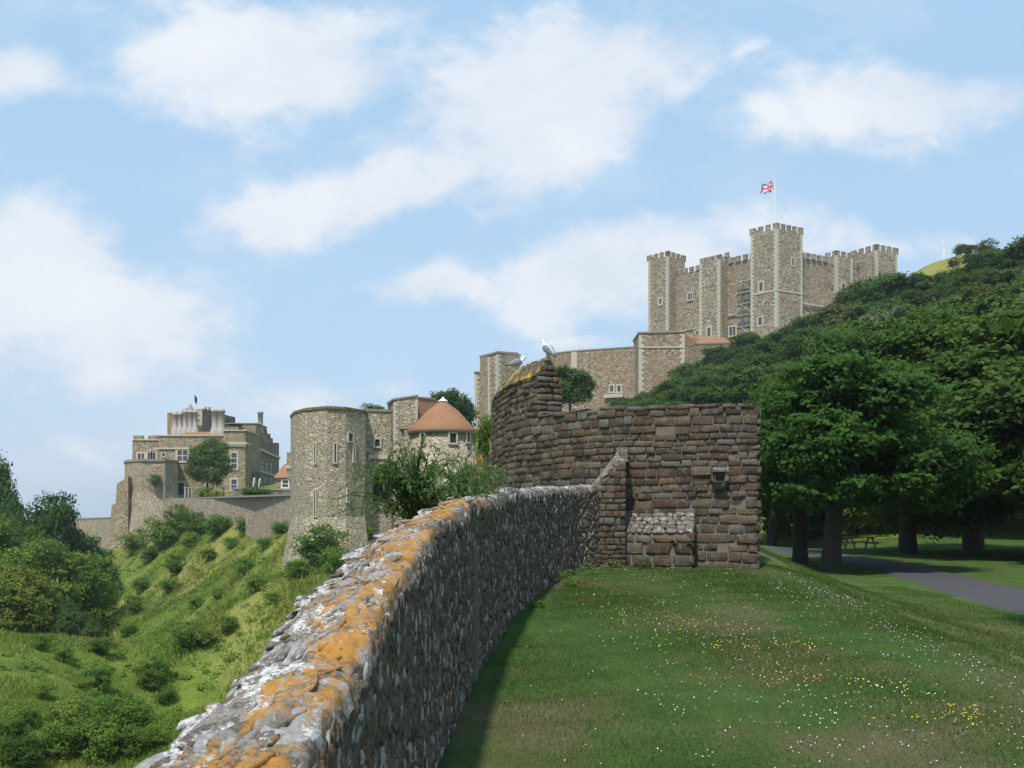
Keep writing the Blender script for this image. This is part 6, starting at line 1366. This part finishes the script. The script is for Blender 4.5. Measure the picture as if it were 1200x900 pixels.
n = 70000; Yk = r.uniform(7, 24, n); Xk = r.uniform(4.6, 9.6, n); Zk = np.where(Yk < 15.5, np.where(Xk > 5.7, rough_z(Xk, Yk) + .03, lawn_z(Xk, Yk)), rough_z(Xk, Yk) + .03); ok = (Xk - np.interp(Yk, pcy, pcx)) < -1.15; Xk, Yk, Zk = Xk[ok], Yk[ok], Zk[ok]
tag(blades('verge_grass', np.stack([Xk, Yk, Zk - .01], -1), r.uniform(.02, .06, len(Xk)), r.uniform(.008, .014, len(Xk)), M['blade'], 81, .9), 'coarse worn grass on the bank between lawn and path', 'grass', None, 'stuff')
def flowers(name, pos, rad, mat, label, seed):
    r = np.random.default_rng(seed); n = len(pos); k = 6; V = np.zeros((n, k, 3)); nr = np.stack([r.normal(-.1, .35, n), r.normal(-.35, .35, n), np.ones(n)], -1); nr /= np.linalg.norm(nr, axis=1)[:, None]; a = np.cross(nr, [1, 0, 0]); a /= np.linalg.norm(a, axis=1)[:, None]; b = np.cross(nr, a)
    for j in range(k): t = 2 * math.pi * j / k; V[:, j] = pos + (a * math.cos(t) + b * math.sin(t)) * rad[:, None]
    tag(np_mesh(name, V.reshape(-1, 3), np.arange(n * k).reshape(n, k), mat), label, 'flowers', None, 'stuff')
def clumps(nc, per, x0, x1, y0, y1, sd, seed, f):
    r = np.random.default_rng(seed); cx_ = r.uniform(x0, x1, nc); cy_ = r.uniform(y0, y1, nc); ok = f(cx_, cy_); cx_, cy_ = cx_[ok], cy_[ok]; m = r.poisson(per, len(cx_)) + 1; X = np.repeat(cx_, m); Y = np.repeat(cy_, m); X = X + r.normal(0, sd, len(X)) ; Y = Y + r.normal(0, sd * 1.3, len(X)); g = (X > right_face_x(Y) + .15) & (Y < 15) & (X < 5.2); return X[g], Y[g]
fX, fY = clumps(300, 2.4, .2, 4.4, 5.4, 14.8, .10, 5, lambda a, b: a > .6 + r.random(len(a)) * 1.2)
s2, t2 = clumps(240, .5, -.2, 4.4, 5.4, 14.8, .3, 6, lambda a, b: a > -5); s3 = np.full(260, 4.1) + r.normal(0, .18, 260); t3 = r.uniform(6.5, 14.8, 260)
fX = np.concatenate([fX, s2, s3]); fY = np.concatenate([fY, t2, t3]); flowers('daisies', np.stack([fX, fY, lawn_z(fX, fY) + r.uniform(.02, .035, len(fX))], -1), r.uniform(.003, .006, len(fX)), M['daisy'], 'scattered white daisies in the foreground lawn', 1)
fX, fY = clumps(240, 4.5, .9, 4.0, 6.6, 12.5, .14, 9, lambda a, b: np.abs((a - .9) - (12.2 - b) * .42 - .2 * np.sin(b * 3)) < .45 + .5 * (np.sin(a * 5) > .6)); flowers('buttercups', np.stack([fX, fY, lawn_z(fX, fY) + r.uniform(.02, .035, len(fX))], -1), r.uniform(.004, .007, len(fX)), M['butter'], 'drift of small yellow flowers across the middle of the lawn', 2)
for px, dY, s_ in ((1104, -2, .9), (1117, 0, .7), (1126, 4, 1.0), (1138, 2, .9), (1147, -3, 1.1), (1131, -6, .8), (1155, 0, 1.2)):
    x, y = P(px, 150 + dY); BU[int(px) % 2].put('bush', x, y, 0, rz1(x, y) - .3, px, 'rounded bush on the grassy knoll beside the white mast', 'bush', 'bushes on the grassy knoll', hs=s_, leafm=M['leaf_hill2'])
# rough grass over the bank and ditch
n = 230000; Yg = 25 + 140 * r.random(n) ** 1.5; pg = r.uniform(-60, 470, n); Xg = (pg - 600) / F * Yg; xw_ = np.interp(Yg, xwY, xwX); ok = Xg < xw_ - .6; Xg, Yg = Xg[ok], Yg[ok]
Zg = rough_z(Xg, Yg); hh = (.10 + .22 * np.clip(bump_np(Xg, Yg, 1, .5, 60) + .5, 0, 1.3)) * r.uniform(.6, 1.5, len(Xg)) * (Yg / 60) ** .35
n2 = 5200; Yu = 28 + 125 * r.random(n2) ** 1.3; pu_ = r.uniform(-40, 460, n2); Xu = (pu_ - 600) / F * Yu; ok = (Xu < np.interp(Yu, xwY, xwX) - 1.0) & (bump_np(Xu, Yu, 1.0, .35, 91) + r.normal(0, .4, n2) > .12); Xu, Yu = Xu[ok], Yu[ok]; Zu = rough_z(Xu, Yu)
m_ = 46; cs_ = r.uniform(.22, .75, len(Xu)) * (Yu / 70) ** .4; ci_ = np.repeat(np.arange(len(Xu)), m_); q_ = r.normal(size=(len(ci_), 3)); q_ /= np.linalg.norm(q_, axis=1)[:, None]; q_[:, 2] = np.abs(q_[:, 2]); ps_ = np.stack([Xu, Yu, Zu], -1)[ci_] + q_ * (cs_[ci_] * r.uniform(.4, 1, len(ci_)))[:, None] * np.array([1.3, 1.3, .75])
nr_ = q_ * .5 + r.normal(0, .5, q_.shape) + np.array([0, 0, .6]); nr_ /= np.linalg.norm(nr_, axis=1)[:, None]; a_ = np.cross(nr_, r.normal(size=q_.shape)); a_ /= np.linalg.norm(a_, axis=1)[:, None]; b_ = np.cross(nr_, a_); s_l = (r.uniform(.05, .12, len(ci_)) * (Yu[ci_] / 60) ** .5)[:, None]
VU = np.stack([ps_ - a_ * s_l, ps_ - b_ * s_l * .6, ps_ + a_ * s_l, ps_ + b_ * s_l * .6], 1).reshape(-1, 3)
tag(np_mesh('undergrowth', VU, np.arange(len(ci_) * 4).reshape(-1, 4), M['leaf_bush'], None, False, {'rnd': np.repeat(np.clip(r.random(len(ci_)) * .5 + r.random(len(Xu))[ci_] * .5, 0, 1), 4)}), 'low leafy weeds and brambles over the ditch banks', 'undergrowth', None, 'stuff')
tag(blades('bank_grass', np.stack([Xg, Yg, Zg - .03], -1), hh, hh * .22, M['rough'], 79, .8), 'long rough grass on the ditch banks below the castle wall', 'grass', None, 'stuff')

# ------------------------------------------------------------------ thin air haze round the whole place
hb_ = MB(); hb_.box((0, 1200, 38), (5600, 4200, 114)); hz_ = None
mh_ = bpy.data.materials.new('haze_air'); mh_.use_nodes = True; nh_ = mh_.node_tree; nh_.nodes.clear(); oo = nh_.nodes.new('ShaderNodeOutputMaterial'); pv_ = nh_.nodes.new('ShaderNodeVolumePrincipled')
pv_.inputs['Color'].default_value = (.86, .92, 1, 1); pv_.inputs['Density'].default_value = .00025; pv_.inputs['Anisotropy'].default_value = .2; nh_.links.new(pv_.outputs[0], oo.inputs['Volume'])
hz_ = hb_.obj('haze', mh_); tag(hz_, 'thin pale summer haze in the air', 'haze', None, 'stuff')
